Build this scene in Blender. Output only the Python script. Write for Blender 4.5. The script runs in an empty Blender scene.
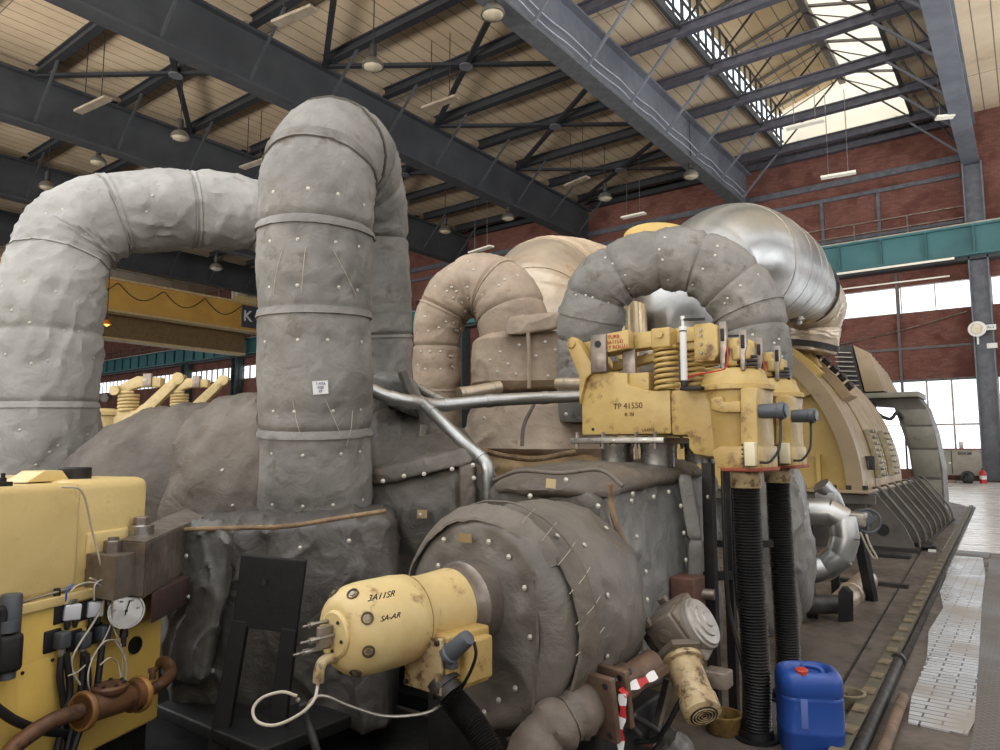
import bpy, bmesh, math, random
from mathutils import Vector, Matrix, noise
random.seed(7)
PI=math.pi
C=bpy.context.scene.collection
V=Vector
# ---------------------------------------------------------------- camera model (1000 x 750)
F=706.0; TH=math.radians(36.9); PT=math.radians(5.9); EYE=V((0,0,1.55))
def ray(px,py):
    x=(px-500)/F; z=(375-py)/F
    fw=math.cos(PT)-z*math.sin(PT); up=math.sin(PT)+z*math.cos(PT)
    return V((x*math.cos(TH)-fw*math.sin(TH), x*math.sin(TH)+fw*math.cos(TH), up))
def P(px,py,d): return EYE+ray(px,py)*d
def onz(px,py,z=0):
    r=ray(px,py); return EYE+r*((z-EYE.z)/r.z)
def ony(px,py,y):
    r=ray(px,py); return EYE+r*(y/r.y)
def onpl(px,py,o,n):
    r=ray(px,py); o=V(o); n=V(n); return EYE+r*((o-EYE).dot(n)/r.dot(n))
cam=bpy.data.cameras.new('camera'); co=bpy.data.objects.new('camera',cam); C.objects.link(co)
co.location=EYE; co.rotation_euler=(PI/2+PT,0,TH); cam.sensor_width=36; cam.lens=F*36/1000; cam.clip_end=400
bpy.context.scene.camera=co

# ---------------------------------------------------------------- materials
def lin(c): return tuple((x/255/12.92 if x/255<=.04045 else ((x/255+.055)/1.055)**2.4) for x in c)+(1,)
MATS={}
def mat(name,c1,c2=None,rough=.6,metal=0,scale=3.0,bump=0,bscale=8.0,c3=None,c3amt=.55,spec=.5,rvar=.1,coat=0,fine=0,fscale=120,stretch=(1,1,1)):
    if name in MATS: return MATS[name]
    m=bpy.data.materials.new(name); m.use_nodes=True; nt=m.node_tree; N=nt.nodes; L=nt.links
    b=N['Principled BSDF']; tc=N.new('ShaderNodeTexCoord'); mp=N.new('ShaderNodeMapping'); L.new(tc.outputs['Object'],mp.inputs[0]); mp.inputs['Scale'].default_value=stretch
    vec=mp.outputs[0]
    def nz(s,d=5,r=.6,dist=0):
        n=N.new('ShaderNodeTexNoise'); n.inputs['Scale'].default_value=s; n.inputs['Detail'].default_value=d; n.inputs['Roughness'].default_value=r; n.inputs['Distortion'].default_value=dist
        L.new(vec,n.inputs['Vector']); return n
    def ramp(src,a,b_):
        r=N.new('ShaderNodeMapRange'); r.inputs[1].default_value=a; r.inputs[2].default_value=b_; L.new(src,r.inputs[0]); return r.outputs[0]
    def mix(f,a,b_):
        x=N.new('ShaderNodeMix'); x.data_type='RGBA'; L.new(f,x.inputs[0])
        for s,v in ((6,a),(7,b_)):
            if isinstance(v,tuple): x.inputs[s].default_value=v
            else: L.new(v,x.inputs[s])
        return x.outputs[2]
    c2=c2 or c1
    n1=nz(scale); col=mix(ramp(n1.outputs[0],.35,.65),lin(c1),lin(c2))
    if c3:
        n2=nz(scale*2.7,7,.7); col=mix(ramp(n2.outputs[0],c3amt,c3amt+.12),col,lin(c3))
    L.new(col,b.inputs['Base Color'])
    L.new(ramp(n1.outputs[0],.3,.7),N.new('ShaderNodeMath').inputs[0])
    rr=N.new('ShaderNodeMapRange'); L.new(nz(scale*4).outputs[0],rr.inputs[0]); rr.inputs[1].default_value=.3; rr.inputs[2].default_value=.7
    rr.inputs[3].default_value=max(.02,rough-rvar); rr.inputs[4].default_value=min(1,rough+rvar); L.new(rr.outputs[0],b.inputs['Roughness'])
    b.inputs['Metallic'].default_value=metal; b.inputs['Specular IOR Level'].default_value=spec; b.inputs['Coat Weight'].default_value=coat
    if bump or fine:
        prev=None
        for st,s,dt in ((bump,bscale,6),(fine,fscale,2)):
            if st:
                bm_=N.new('ShaderNodeBump'); bm_.inputs['Strength'].default_value=st; bm_.inputs['Distance'].default_value=.25/s
                L.new(nz(s,dt,.55,0.4 if 'blanket' in name else 0).outputs[0],bm_.inputs['Height'])
                if prev: L.new(prev,bm_.inputs['Normal'])
                prev=bm_.outputs[0]
        L.new(prev,b.inputs['Normal'])
    MATS[name]=m; return m
cloth=mat('grey_blanket',(134,131,124),(100,98,92),.62,0,1.6,.6,7,(88,80,68),.57,fine=.25,fscale=220)
cloth_dark=mat('dark_blanket',(98,93,84),(73,69,63),.55,0,2,.65,7,(112,94,72),.6,fine=.3,fscale=220)
cloth_pale=mat('pale_blanket',(162,161,155),(136,135,129),.6,0,1.5,.5,6,(120,108,92),.62,fine=.2,fscale=220)
cloth_brown=mat('brown_blanket',(172,154,132),(140,124,106),.65,0,2.2,.5,8,(118,88,62),.62,fine=.2,fscale=200)
cloth_umber=mat('umber_blanket',(106,97,85),(78,71,63),.6,0,1.8,.65,7,(84,66,48),.6,fine=.25,fscale=220)
cloth_steel=mat('steel_grey_blanket',(128,127,121),(96,95,91),.5,0,1.8,.65,7,(112,96,78),.62,fine=.2,fscale=220)
frayed=mat('frayed_edge',(150,124,92),(104,84,62),.9,0,14,.9,40)
galv=mat('galvanised_sheet',(184,184,180),(158,160,158),.36,.92,1.5,.10,4,(140,138,130),.64,rvar=.08)
galv_dull=mat('dull_sheet',(178,172,158),(150,146,136),.42,.85,2,.2,6,(130,110,88),.6)
galv_pale=mat('pale_sheet',(196,184,164),(174,158,136),.38,.6,2.5,.2,6,(176,150,122),.56)
yel=mat('yellow_paint',(216,192,132),(208,182,118),.32,0,1.2,.3,9,(196,164,96),.68,rvar=.06,spec=.6)
yel_dirty=mat('dirty_yellow_paint',(188,162,98),(166,138,80),.45,0,2.5,.25,14,(108,76,42),.55,fine=.1)
yel_pale=mat('pale_yellow_paint',(206,186,132),(188,162,108),.46,0,3.5,.2,14,(132,100,60),.58)
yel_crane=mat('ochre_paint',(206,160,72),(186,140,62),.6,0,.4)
yel_gen=mat('mustard_paint',(196,168,96),(176,148,84),.5,0,.9,.15,5,(128,104,72),.62)
hood_tan=mat('tan_hood_paint',(158,138,106),(138,120,92),.45,0,.9,.1,5,(128,108,84),.62)
iron=mat('dark_iron',(58,54,50),(38,37,37),.5,.3,3,.2,10,(82,60,48),.62)
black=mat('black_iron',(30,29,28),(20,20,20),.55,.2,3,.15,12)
rubber=mat('black_rubber',(26,26,27),(18,18,18),.5)
hose_m=mat('hose_rubber',(44,42,40),(28,27,27),.38,.3,4)
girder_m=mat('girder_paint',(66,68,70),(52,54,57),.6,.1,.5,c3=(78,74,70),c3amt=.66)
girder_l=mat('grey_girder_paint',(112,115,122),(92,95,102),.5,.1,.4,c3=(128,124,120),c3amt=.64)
purlin_m=mat('purlin_paint',(46,48,52),(36,38,42),.6,.1,.5)
teal=mat('teal_paint',(60,112,116),(50,96,100),.55,0,.3,c3=(84,104,102),c3amt=.66)
steel=mat('machined_steel',(170,168,162),(140,138,132),.32,.9,4,.1,20)
steel_worn=mat('worn_steel',(150,140,128),(104,94,86),.4,.6,4,.25,14,(96,58,38),.6)
rust=mat('rusty_pipe',(116,80,50),(84,60,42),.55,.3,5,.3,20,(50,36,28),.55)
amber=mat('amber_flange',(158,114,58),(120,84,48),.45,.2,5,.2,20,(70,48,30),.6)
motor_grey=mat('grease_grey',(122,112,100),(96,86,74),.5,.3,4,.25,16,(70,54,42),.58)
cream_dirty=mat('dirty_cream_paint',(184,166,124),(138,114,82),.5,0,7,.2,16,(84,62,42),.5)
white_m=mat('white_paint',(225,225,220),(210,210,204),.45)
bluegrey=mat('blue_grey_plastic',(84,88,92),(70,74,78),.45)
blue=mat('blue_plastic',(38,76,150),(32,64,132),.38,0,3,.08,10,(72,100,164),.64,spec=.5)
redp=mat('red_plastic',(176,60,44),(150,44,36),.45)
wire_w=mat('white_cable',(190,182,164),(164,154,134),.5)
red_w=mat('red_paint',(190,36,34),(170,28,28),.45)
brass=mat('brass_tag',(172,154,116),(140,120,84),.4,.4)
orange=mat('orange_shade',(240,140,40),(230,120,30),.4)
darkglass=mat('dark_glass',(22,24,28),(16,18,20),.15)
lampglass=mat('lamp_glass',(196,186,160),(160,150,128),.2,.3)
plaster=mat('pale_board',(150,140,122),(130,122,106),.8)

def ceiling_mat(name,c1,c2,period=.62,rough=.8):
    m=mat(name,c1,c2,rough,0,.35,c3=tuple(int(x*.78) for x in c1),c3amt=.6); nt=m.node_tree; N=nt.nodes; L=nt.links
    b=N['Principled BSDF']; src=b.inputs['Base Color'].links[0].from_socket
    tc=N.new('ShaderNodeTexCoord'); sx=N.new('ShaderNodeSeparateXYZ'); L.new(tc.outputs['Object'],sx.inputs[0])
    def seam(sock,per,w):
        d=N.new('ShaderNodeMath'); d.operation='DIVIDE'; d.inputs[1].default_value=per; L.new(sock,d.inputs[0])
        f=N.new('ShaderNodeMath'); f.operation='FRACT'; L.new(d.outputs[0],f.inputs[0])
        l=N.new('ShaderNodeMath'); l.operation='LESS_THAN'; l.inputs[1].default_value=w; L.new(f.outputs[0],l.inputs[0]); return l.outputs[0]
    mx=N.new('ShaderNodeMath'); mx.operation='MAXIMUM'; L.new(seam(sx.outputs[0],period,.07),mx.inputs[0]); L.new(seam(sx.outputs[1],6.8,.006),mx.inputs[1])
    mi=N.new('ShaderNodeMix'); mi.data_type='RGBA'; L.new(mx.outputs[0],mi.inputs[0]); L.new(src,mi.inputs[6]); mi.inputs[7].default_value=lin(tuple(int(x*.55) for x in c1))
    L.new(mi.outputs[2],b.inputs['Base Color']); return m
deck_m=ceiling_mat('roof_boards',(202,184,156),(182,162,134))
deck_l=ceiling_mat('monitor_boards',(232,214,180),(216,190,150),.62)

def brick_mat(name,c1,c2,mortar,sx,sy,axis,msize=.02,rough=.8,metal=0,dirt=None,spec=.4,bw=.5,rh=.25,scale=1,bump=.3):
    m=bpy.data.materials.new(name); m.use_nodes=True; nt=m.node_tree; N=nt.nodes; L=nt.links; b=N['Principled BSDF']
    tc=N.new('ShaderNodeTexCoord'); s=N.new('ShaderNodeSeparateXYZ'); cb=N.new('ShaderNodeCombineXYZ'); L.new(tc.outputs['Object'],s.inputs[0])
    L.new(s.outputs[axis[0]],cb.inputs[0]); L.new(s.outputs[axis[1]],cb.inputs[1])
    t=N.new('ShaderNodeTexBrick'); L.new(cb.outputs[0],t.inputs['Vector']); t.inputs['Color1'].default_value=lin(c1); t.inputs['Color2'].default_value=lin(c2); t.inputs['Mortar'].default_value=lin(mortar)
    t.inputs['Scale'].default_value=scale; t.inputs['Mortar Size'].default_value=msize; t.inputs['Brick Width'].default_value=bw; t.inputs['Row Height'].default_value=rh
    n=N.new('ShaderNodeTexNoise'); n.inputs['Scale'].default_value=1.1; n.inputs['Detail'].default_value=7; L.new(tc.outputs['Object'],n.inputs['Vector'])
    r=N.new('ShaderNodeMapRange'); r.inputs[1].default_value=.5; r.inputs[2].default_value=.66; L.new(n.outputs[0],r.inputs[0])
    mi=N.new('ShaderNodeMix'); mi.data_type='RGBA'; L.new(r.outputs[0],mi.inputs[0]); L.new(t.outputs[0],mi.inputs[6]); mi.inputs[7].default_value=lin(dirt or c2); L.new(mi.outputs[2],b.inputs['Base Color'])
    rr=N.new('ShaderNodeMapRange'); rr.inputs[1].default_value=.35; rr.inputs[2].default_value=.65; rr.inputs[3].default_value=rough-.12; rr.inputs[4].default_value=min(1,rough+.15); L.new(n.outputs[0],rr.inputs[0]); L.new(rr.outputs[0],b.inputs['Roughness'])
    b.inputs['Metallic'].default_value=metal; b.inputs['Specular IOR Level'].default_value=spec
    bp=N.new('ShaderNodeBump'); bp.inputs['Strength'].default_value=bump; bp.inputs['Distance'].default_value=.02; bp.invert=True; L.new(t.outputs['Fac'],bp.inputs['Height']); L.new(bp.outputs[0],b.inputs['Normal'])
    return m
wall_m=brick_mat('red_brick',(122,80,68),(102,65,56),(88,62,56),1,1,(0,2),.008,.85,dirt=(92,58,50),bw=.27,rh=.09)
paver_m=brick_mat('metal_floor_tiles',(214,216,216),(190,192,194),(70,64,58),1,1,(0,1),.006,.3,.35,dirt=(172,164,154),spec=.8,bw=.21,rh=.075,bump=.5)  # pale metal tiles, window reflection partly put into their colours
chequer_m=brick_mat('chequer_plate',(158,156,150),(140,138,132),(104,100,94),1,1,(0,1),.012,.4,.4,dirt=(122,114,104),bw=.06,rh=.03,bump=.6)
floor_m=mat('grimy_floor',(104,95,86),(78,71,64),.5,.05,1.3,.3,9,(48,42,38),.56,rvar=.16,spec=.5,fine=.25,fscale=60)
polished_glare_m=mat('polished_floor',(236,232,224),(208,202,194),.26,.1,.5,.05,6,(150,130,110),.64,rvar=.12,spec=.7,stretch=(.4,2.5,1))  # window glare on the polished floor put into a near-white base colour
trans_m=bpy.data.materials.new('translucent_panel'); trans_m.use_nodes=True
_n=trans_m.node_tree; _n.nodes.clear(); _o=_n.nodes.new('ShaderNodeOutputMaterial'); _x=_n.nodes.new('ShaderNodeMixShader'); _t=_n.nodes.new('ShaderNodeBsdfTranslucent'); _g=_n.nodes.new('ShaderNodeBsdfDiffuse')
_x.inputs[0].default_value=.3; _t.inputs[0].default_value=(.97,.93,.84,1); _g.inputs[0].default_value=(.82,.78,.68,1)
_n.links.new(_t.outputs[0],_x.inputs[1]); _n.links.new(_g.outputs[0],_x.inputs[2]); _n.links.new(_x.outputs[0],_o.inputs[0])
glass_m=bpy.data.materials.new('window_glass'); glass_m.use_nodes=True
_n=glass_m.node_tree; _n.nodes.clear(); _o=_n.nodes.new('ShaderNodeOutputMaterial'); _x=_n.nodes.new('ShaderNodeMixShader'); _t=_n.nodes.new('ShaderNodeBsdfTransparent'); _g=_n.nodes.new('ShaderNodeBsdfGlossy')
_x.inputs[0].default_value=.08; _g.inputs['Roughness'].default_value=.05; _t.inputs[0].default_value=(.93,.96,.98,1)
_n.links.new(_t.outputs[0],_x.inputs[1]); _n.links.new(_g.outputs[0],_x.inputs[2]); _n.links.new(_x.outputs[0],_o.inputs[0])

# ---------------------------------------------------------------- object helpers
WM={}
def link(o,parent=None):
    C.objects.link(o)
    if parent: o.parent=parent; WM[o.name]=WM[parent.name].copy()
    else: WM[o.name]=o.matrix_basis.copy()
def thing(name,label,cat,loc=(0,0,0),rz=0,group=None):
    o=bpy.data.objects.new(name,None); o.location=loc; o.rotation_euler=(0,0,rz); o.empty_display_size=.1
    link(o); WM[o.name]=Matrix.Translation(V(loc))@Matrix.Rotation(rz,4,'Z')
    o['label']=label; o['category']=cat
    if group: o['group']=group
    return o
def obj(name,bm,m,parent=None,smooth=True,label=None,local=False,angle=40):
    """links a bmesh given in world coordinates (or local ones) as one mesh object"""
    if parent and not local: bm.transform(WM[parent.name].inverted())
    bmesh.ops.recalc_face_normals(bm,faces=bm.faces)
    me=bpy.data.meshes.new(name); bm.to_mesh(me); bm.free(); me.materials.append(m)
    if smooth:
        me.shade_smooth()
        try: me.set_sharp_from_angle(angle=math.radians(angle))
        except Exception: pass
    o=bpy.data.objects.new(name,me); link(o,parent)
    if label: o['label']=label
    return o
def tag(o,label,cat,group=None):
    o['label']=label; o['category']=cat
    if group: o['group']=group
    return o
def struct(name,bm,m,parent=None,**k):
    o=obj(name,bm,m,parent,**k); o['kind']='structure'; return o
def kids(o): return [c for c in bpy.data.objects if c.parent==o]
def dup(root,off,label=None,rz=None):
    r=root.copy(); C.objects.link(r); r.location=root.location+V(off)
    if rz is not None: r.rotation_euler.z=rz
    if label: r['label']=label
    for ch in kids(root):
        c=ch.copy(); C.objects.link(c); c.parent=r
        for g in kids(ch):
            d=g.copy(); C.objects.link(d); d.parent=c
    return r
def box(bm,c,s,M=None,bevel=0):
    t=bmesh.new(); bmesh.ops.create_cube(t,size=1); 
    bmesh.ops.scale(t,vec=V(s),verts=t.verts)
    if bevel: bmesh.ops.bevel(t,geom=t.edges[:],offset=bevel,segments=3,affect='EDGES',profile=.5)
    bmesh.ops.translate(t,vec=V(c),verts=t.verts)
    if M: t.transform(M)
    join(bm,t); return bm
def join(a,b):
    me=bpy.data.meshes.new('tmp'); b.to_mesh(me); b.free(); a.from_mesh(me); bpy.data.meshes.remove(me)
def B(c,s,M=None,bevel=0): return box(bmesh.new(),c,s,M,bevel)
def bb(x0,x1,y0,y1,z0,z1,bevel=0,bm=None,M=None): return box(bm or bmesh.new(),((x0+x1)/2,(y0+y1)/2,(z0+z1)/2),(abs(x1-x0),abs(y1-y0),abs(z1-z0)),M,bevel)
def basis(d,up=(0,0,1)):
    d=V(d).normalized(); u=V(up)
    if abs(d.dot(u))>.98: u=V((0,1,0)) if abs(d.y)<.9 else V((1,0,0))
    x=u.cross(d).normalized(); y=d.cross(x).normalized(); return x,y,d
def lathe(p0,d,prof,seg=32,bm=None,up=(0,0,1)):
    """prof: list of (distance along axis, radius)"""
    bm=bm or bmesh.new(); x,y,z=basis(d,up); p0=V(p0); rings=[]
    for t,r in prof:
        if r<1e-5: rings.append([bm.verts.new(p0+z*t)])
        else: rings.append([bm.verts.new(p0+z*t+(x*math.cos(2*PI*i/seg)+y*math.sin(2*PI*i/seg))*r) for i in range(seg)])
    for a,b in zip(rings,rings[1:]):
        for i in range(seg):
            j=(i+1)%seg
            if len(a)==1 and len(b)==1: continue
            if len(a)==1: bm.faces.new((a[0],b[i],b[j]))
            elif len(b)==1: bm.faces.new((a[i],a[j],b[0]))
            else: bm.faces.new((a[i],a[j],b[j],b[i]))
    if len(rings[0])>1: bm.faces.new(rings[0][::-1])
    if len(rings[-1])>1: bm.faces.new(rings[-1])
    return bm
def rod(a,b,r,seg=10,bm=None):
    a=V(a);b=V(b); return lathe(a,b-a,[(0,r),((b-a).length,r)],seg,bm)
def bar(a,b,w,h,bm=None,up=(0,0,1)):
    bm=bm or bmesh.new(); a=V(a);b=V(b); x,y,z=basis(b-a,up); 
    vs=[bm.verts.new(p+x*sx*w/2+y*sy*h/2) for p in (a,b) for sx,sy in ((-1,-1),(1,-1),(1,1),(-1,1))]
    for f in ((3,2,1,0),(4,5,6,7),(0,1,5,4),(1,2,6,5),(2,3,7,6),(3,0,4,7)): bm.faces.new([vs[i] for i in f])
    return bm
def prism(pts,d,bm=None,bevel=0):
    """polygon (world points) extruded by vector d"""
    t=bmesh.new(); a=[t.verts.new(V(p)) for p in pts]; b=[t.verts.new(V(p)+V(d)) for p in pts]; n=len(pts)
    t.faces.new(a); t.faces.new(b[::-1])
    for i in range(n): j=(i+1)%n; t.faces.new((a[j],a[i],b[i],b[j]))
    bmesh.ops.recalc_face_normals(t,faces=t.faces)
    if bevel: bmesh.ops.bevel(t,geom=t.edges[:],offset=bevel,segments=2,affect='EDGES',profile=.6,clamp_overlap=True)
    if bm: join(bm,t); return bm
    return t
def crom(p,t):
    n=len(p)-1; x=t*n; i=min(int(x),n-1); u=x-i
    g=lambda k: p[max(0,min(n,k))]
    a,b,c,d=g(i-1),g(i),g(i+1),g(i+2)
    if i-1<0: a=b*2-c
    if i+2>n: d=c*2-b
    return .5*((2*b)+(c-a)*u+(2*a-5*b+4*c-d)*u*u+(3*b-a-3*c+d)*u**3)
class Tube:
    def __init__(s,pts,rad,seams=(),wr=.008,puff=.012,n=None,seg=48,seed=0,facet=False,fold=.0,groove=.014,wscale=3.0,curl=0):
        s.p=[V(q) for q in pts]; s.r=rad if isinstance(rad,(list,tuple)) else [rad]*len(pts)
        m=240; smp=[crom(s.p,i/m) for i in range(m+1)]; L=[0]
        for a,b in zip(smp,smp[1:]): L.append(L[-1]+(b-a).length)
        s.len=L[-1]; s.seams=sorted(seams); s.wr=wr; s.puff=puff; s.seg=seg; s.seed=seed; s.groove=groove; s.ws=wscale; s.curl=curl; s.dim=[]
        s.n=n or max(24,int(s.len/.022)); s.tt=[]; s.cen=[]; s.fr=[]
        j=0
        for i in range(s.n+1):
            l=s.len*i/s.n
            while j<m-1 and L[j+1]<l: j+=1
            u=(l-L[j])/max(1e-9,L[j+1]-L[j]); t=(j+u)/m; s.tt.append(t); s.cen.append(crom(s.p,t))
        d0=(s.cen[1]-s.cen[0]).normalized(); x,y,_=basis(d0)
        for i in range(s.n+1):
            d=(s.cen[min(i+1,s.n)]-s.cen[max(i-1,0)]).normalized()
            x=(x-d*x.dot(d)).normalized(); y=d.cross(x); s.fr.append((x.copy(),y.copy(),d))
    def rad(s,i):
        x=s.tt[i]*(len(s.r)-1); k=min(int(x),len(s.r)-2); u=x-k; u=u*u*(3-2*u); return s.r[k]*(1-u)+s.r[k+1]*u
    def ring(s,i,extra=0,rough=True):
        x,y,d=s.fr[i]; r=s.rad(i); q=i/s.n; e=0
        ss=[0]+list(s.seams)+[1]
        if len(ss)>2 and rough:
            for a,b in zip(ss,ss[1:]):
                if a<=q<=b and b>a:
                    u=(q-a)/(b-a); e=s.puff*math.sin(PI*u)**.5
                    dd=min(abs(q-z) for z in s.seams)*s.len; e-=s.groove*math.exp(-(dd/.012)**2)
        out=[]
        k2=(s.cen[max(i-4,0)]+s.cen[min(i+4,s.n)]-2*s.cen[i]); kn=k2.normalized() if k2.length>1e-5 else V((0,0,0)); kk=min(1,k2.length*60)
        for k in range(s.seg):
            a=2*PI*k/s.seg; v=x*math.cos(a)+y*math.sin(a); rr=r+e+extra; p=s.cen[i]+v*rr
            if s.wr:
                w=noise.fractal(p*s.ws*.8+V((s.seed,0,0)),.9,2.1,2)*s.wr*1.2
                g=p+noise.noise_vector(p*s.ws)*.08; g=g-d*g.dot(d)*.45
                w+=((1-abs(noise.noise(g*s.ws*2.2+V((0,s.seed,5)))))**9)*s.wr*.9
                inn=max(0,v.dot(kn))*kk
                w+=inn*math.sin(i*22*s.len/s.n+3*noise.noise(p*2))*.012
                for c_ in s.dim:
                    g2=(p-c_).length_squared
                    if g2<.02: w-=.013*math.exp(-g2/.0016)+.004*math.exp(-g2/.006)
                p=p+v*w
            out.append(p)
        return out
    def bm(s,i0=0,i1=None,extra=0,caps=True,bm=None):
        bm=bm or bmesh.new(); i1=s.n if i1 is None else i1; rings=[]
        if caps: rings.append([bm.verts.new(s.cen[i0]+(p-s.cen[i0])*.82) for p in s.ring(i0,extra)])
        rings+= [[bm.verts.new(p) for p in s.ring(i,extra)] for i in range(i0,i1+1)]
        if caps: rings.append([bm.verts.new(s.cen[i1]+(p-s.cen[i1])*.82) for p in s.ring(i1,extra)])
        for a,b in zip(rings,rings[1:]):
            for k in range(s.seg): j=(k+1)%s.seg; bm.faces.new((a[k],a[j],b[j],b[k]))
        bm.faces.new(rings[0][::-1]); bm.faces.new(rings[-1]); return bm
    def band(s,t,w,extra=.012):
        i=int(t*s.n); h=max(1,int(w/2/(s.len/s.n))); return s.bm(max(0,i-h),min(s.n,i+h),extra)
    def at(s,t,a):
        i=min(s.n,max(0,int(t*s.n))); x,y,d=s.fr[i]; k=int(a/360*s.seg)%s.seg; q=s.ring(i)[k]; v=(q-s.cen[i]).normalized(); return q,v
    def facing(s,t,off=0,up=0):
        """point on the skin turned towards the viewer side, rotated by off degrees"""
        i=min(s.n,max(0,int(t*s.n))); x,y,d=s.fr[i]; w=(EYE-s.cen[i]).normalized(); w=(w-d*w.dot(d)).normalized()
        a=math.degrees(math.atan2(w.dot(y),w.dot(x)))+off; return s.at(t,a%360)
pin_me=None
def pin_mesh():
    global pin_me
    if not pin_me:
        b=lathe((0,0,0),(0,0,1),[(-.004,.011),(.002,.011),(.003,.009),(.002,.005),(.005,.004),(.006,0)],12); pin_me=bpy.data.meshes.new('fastening_pin'); b.to_mesh(pin_me); b.free(); pin_me.materials.append(mat('pin_metal',(200,196,182),(170,164,150),.4,.3)); pin_me.shade_smooth()
    return pin_me
def pins(parent,lst,size=1):
    inv=WM[parent.name].inverted()
    for p,v in lst:
        o=bpy.data.objects.new('fastening_pin',pin_mesh()); C.objects.link(o); o.parent=parent
        q=V((0,0,1)).rotation_difference(V(v)); o.matrix_basis=inv@Matrix.LocRotScale(V(p),q,V((size,)*3))
def pipe_thing(name,label,tube,m,seambands=(),pin_ts=(),bw=.08,psize=1,group=None,offs=(-60,-20,20,60),bandmat=None):
    t=thing(name,label,'pipe',tube.cen[0],group=group)
    L=[]
    for k,q in enumerate(pin_ts):
        for a in offs: L.append(tube.facing(q+random.uniform(-.012,.012),a+random.uniform(-14,14)))
    tube.dim=[p for p,v in L]; L=[(p-v*.014,v) for p,v in L]
    obj('jacket',tube.bm(),m,t)
    for s in seambands: obj('seam_band',tube.band(s,bw),bandmat or m,t)
    pins(t,L,psize); return t
def quilt_bm(c8,n=(40,30,40),rnd=.18,puff=.05,wr=.02,seed=0,ws=3.0,folds=0):
    """c8: bottom front-left, front-right, back-right, back-left, then the same four on top"""
    c8=[V(c) for c in c8]
    def tri(u,v,w):
        b=(c8[0]*(1-u)+c8[1]*u)*(1-v)+(c8[3]*(1-u)+c8[2]*u)*v; t=(c8[4]*(1-u)+c8[5]*u)*(1-v)+(c8[7]*(1-u)+c8[6]*u)*v
        return b*(1-w)+t*w
    bm=bmesh.new(); nx,ny,nz=n; vd={}
    def vert(i,j,k):
        key=(i,j,k)
        if key not in vd:
            p=[2*i/nx-1,2*j/ny-1,2*k/nz-1]; h=1-rnd; inn=[max(-h,min(h,q)) for q in p]; d=V(p)-V(inn)
            if d.length>1e-9: d=d.normalized()*rnd
            q=V(inn)+d
            cx,cy,cz=q
            b=1+0*cx
            out=V((cx*(1+puff*2*(1-cy*cy)*(1-cz*cz)),cy*(1+puff*2*(1-cx*cx)*(1-cz*cz)),cz*(1+puff*2*(1-cx*cx)*(1-cy*cy))))
            vd[key]=bm.verts.new(tri((out.x+1)/2,(out.y+1)/2,(out.z+1)/2))
        return vd[key]
    for i in range(nx):
        for j in range(ny):
            bm.faces.new((vert(i,j,0),vert(i,j+1,0),vert(i+1,j+1,0),vert(i+1,j,0))); bm.faces.new((vert(i,j,nz),vert(i+1,j,nz),vert(i+1,j+1,nz),vert(i,j+1,nz)))
    for i in range(nx):
        for k in range(nz):
            bm.faces.new((vert(i,0,k),vert(i+1,0,k),vert(i+1,0,k+1),vert(i,0,k+1))); bm.faces.new((vert(i,ny,k),vert(i,ny,k+1),vert(i+1,ny,k+1),vert(i+1,ny,k)))
    for j in range(ny):
        for k in range(nz):
            bm.faces.new((vert(0,j,k),vert(0,j,k+1),vert(0,j+1,k+1),vert(0,j+1,k))); bm.faces.new((vert(nx,j,k),vert(nx,j+1,k),vert(nx,j+1,k+1),vert(nx,j,k+1)))
    crumple(bm,wr,ws,seed,folds); return bm
DIMS=[]
def crumple(bm,wr,ws=3.0,seed=0,folds=0):
    bmesh.ops.recalc_face_normals(bm,faces=bm.faces); bm.normal_update(); mv=[]
    for v in bm.verts:
        p=v.co+V((seed*3.1,seed*1.7,0)); w=noise.fractal(p*ws*.6,.9,2.1,2)*wr*.9
        q=p+noise.noise_vector(p*ws*.8)*.12; q=V((q.x,q.y,q.z*.55))
        c=1-abs(noise.noise(q*ws*1.5)); w+=(c**8)*wr*1.0
        c=1-abs(noise.noise(q*ws*3.4+V((9,4,2)))); w+=(c**7)*wr*.3
        for c_ in DIMS:
            g2=(v.co-c_).length_squared
            if g2<.03: w-=.016*math.exp(-g2/.002)+.006*math.exp(-g2/.01)
        if folds: w+=math.sin((p.x+p.y)*24+6*noise.noise(p*1.5))*folds*max(0,noise.noise(p*2.1)+.35)
        mv.append(v.co+v.normal*w)
    for v,c in zip(bm.verts,mv): v.co=c
def blob_bm(c,rx,ry,rz,rot=0,e=2.4,n=64,wr=.03,seed=0,ws=2.4,folds=0):
    bm=bmesh.new(); R=Matrix.Rotation(rot,3,'Z'); c=V(c); rings=[]
    def sp(x): return math.copysign(abs(x)**(2/e),x)
    for i in range(1,n//2):
        a=-PI/2+PI*i/(n//2)
        rings.append([bm.verts.new(c+R@V((rx*sp(math.cos(a))*sp(math.cos(2*PI*k/n)),ry*sp(math.cos(a))*sp(math.sin(2*PI*k/n)),rz*sp(math.sin(a))))) for k in range(n)])
    for a,b in zip(rings,rings[1:]):
        for k in range(n): j=(k+1)%n; bm.faces.new((a[k],a[j],b[j],b[k]))
    t=bm.verts.new(c+V((0,0,rz))); d=bm.verts.new(c-V((0,0,rz)))
    for k in range(n): j=(k+1)%n; bm.faces.new((rings[-1][k],rings[-1][j],t)); bm.faces.new((rings[0][j],rings[0][k],d))
    crumple(bm,wr,ws,seed,folds); return bm
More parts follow.
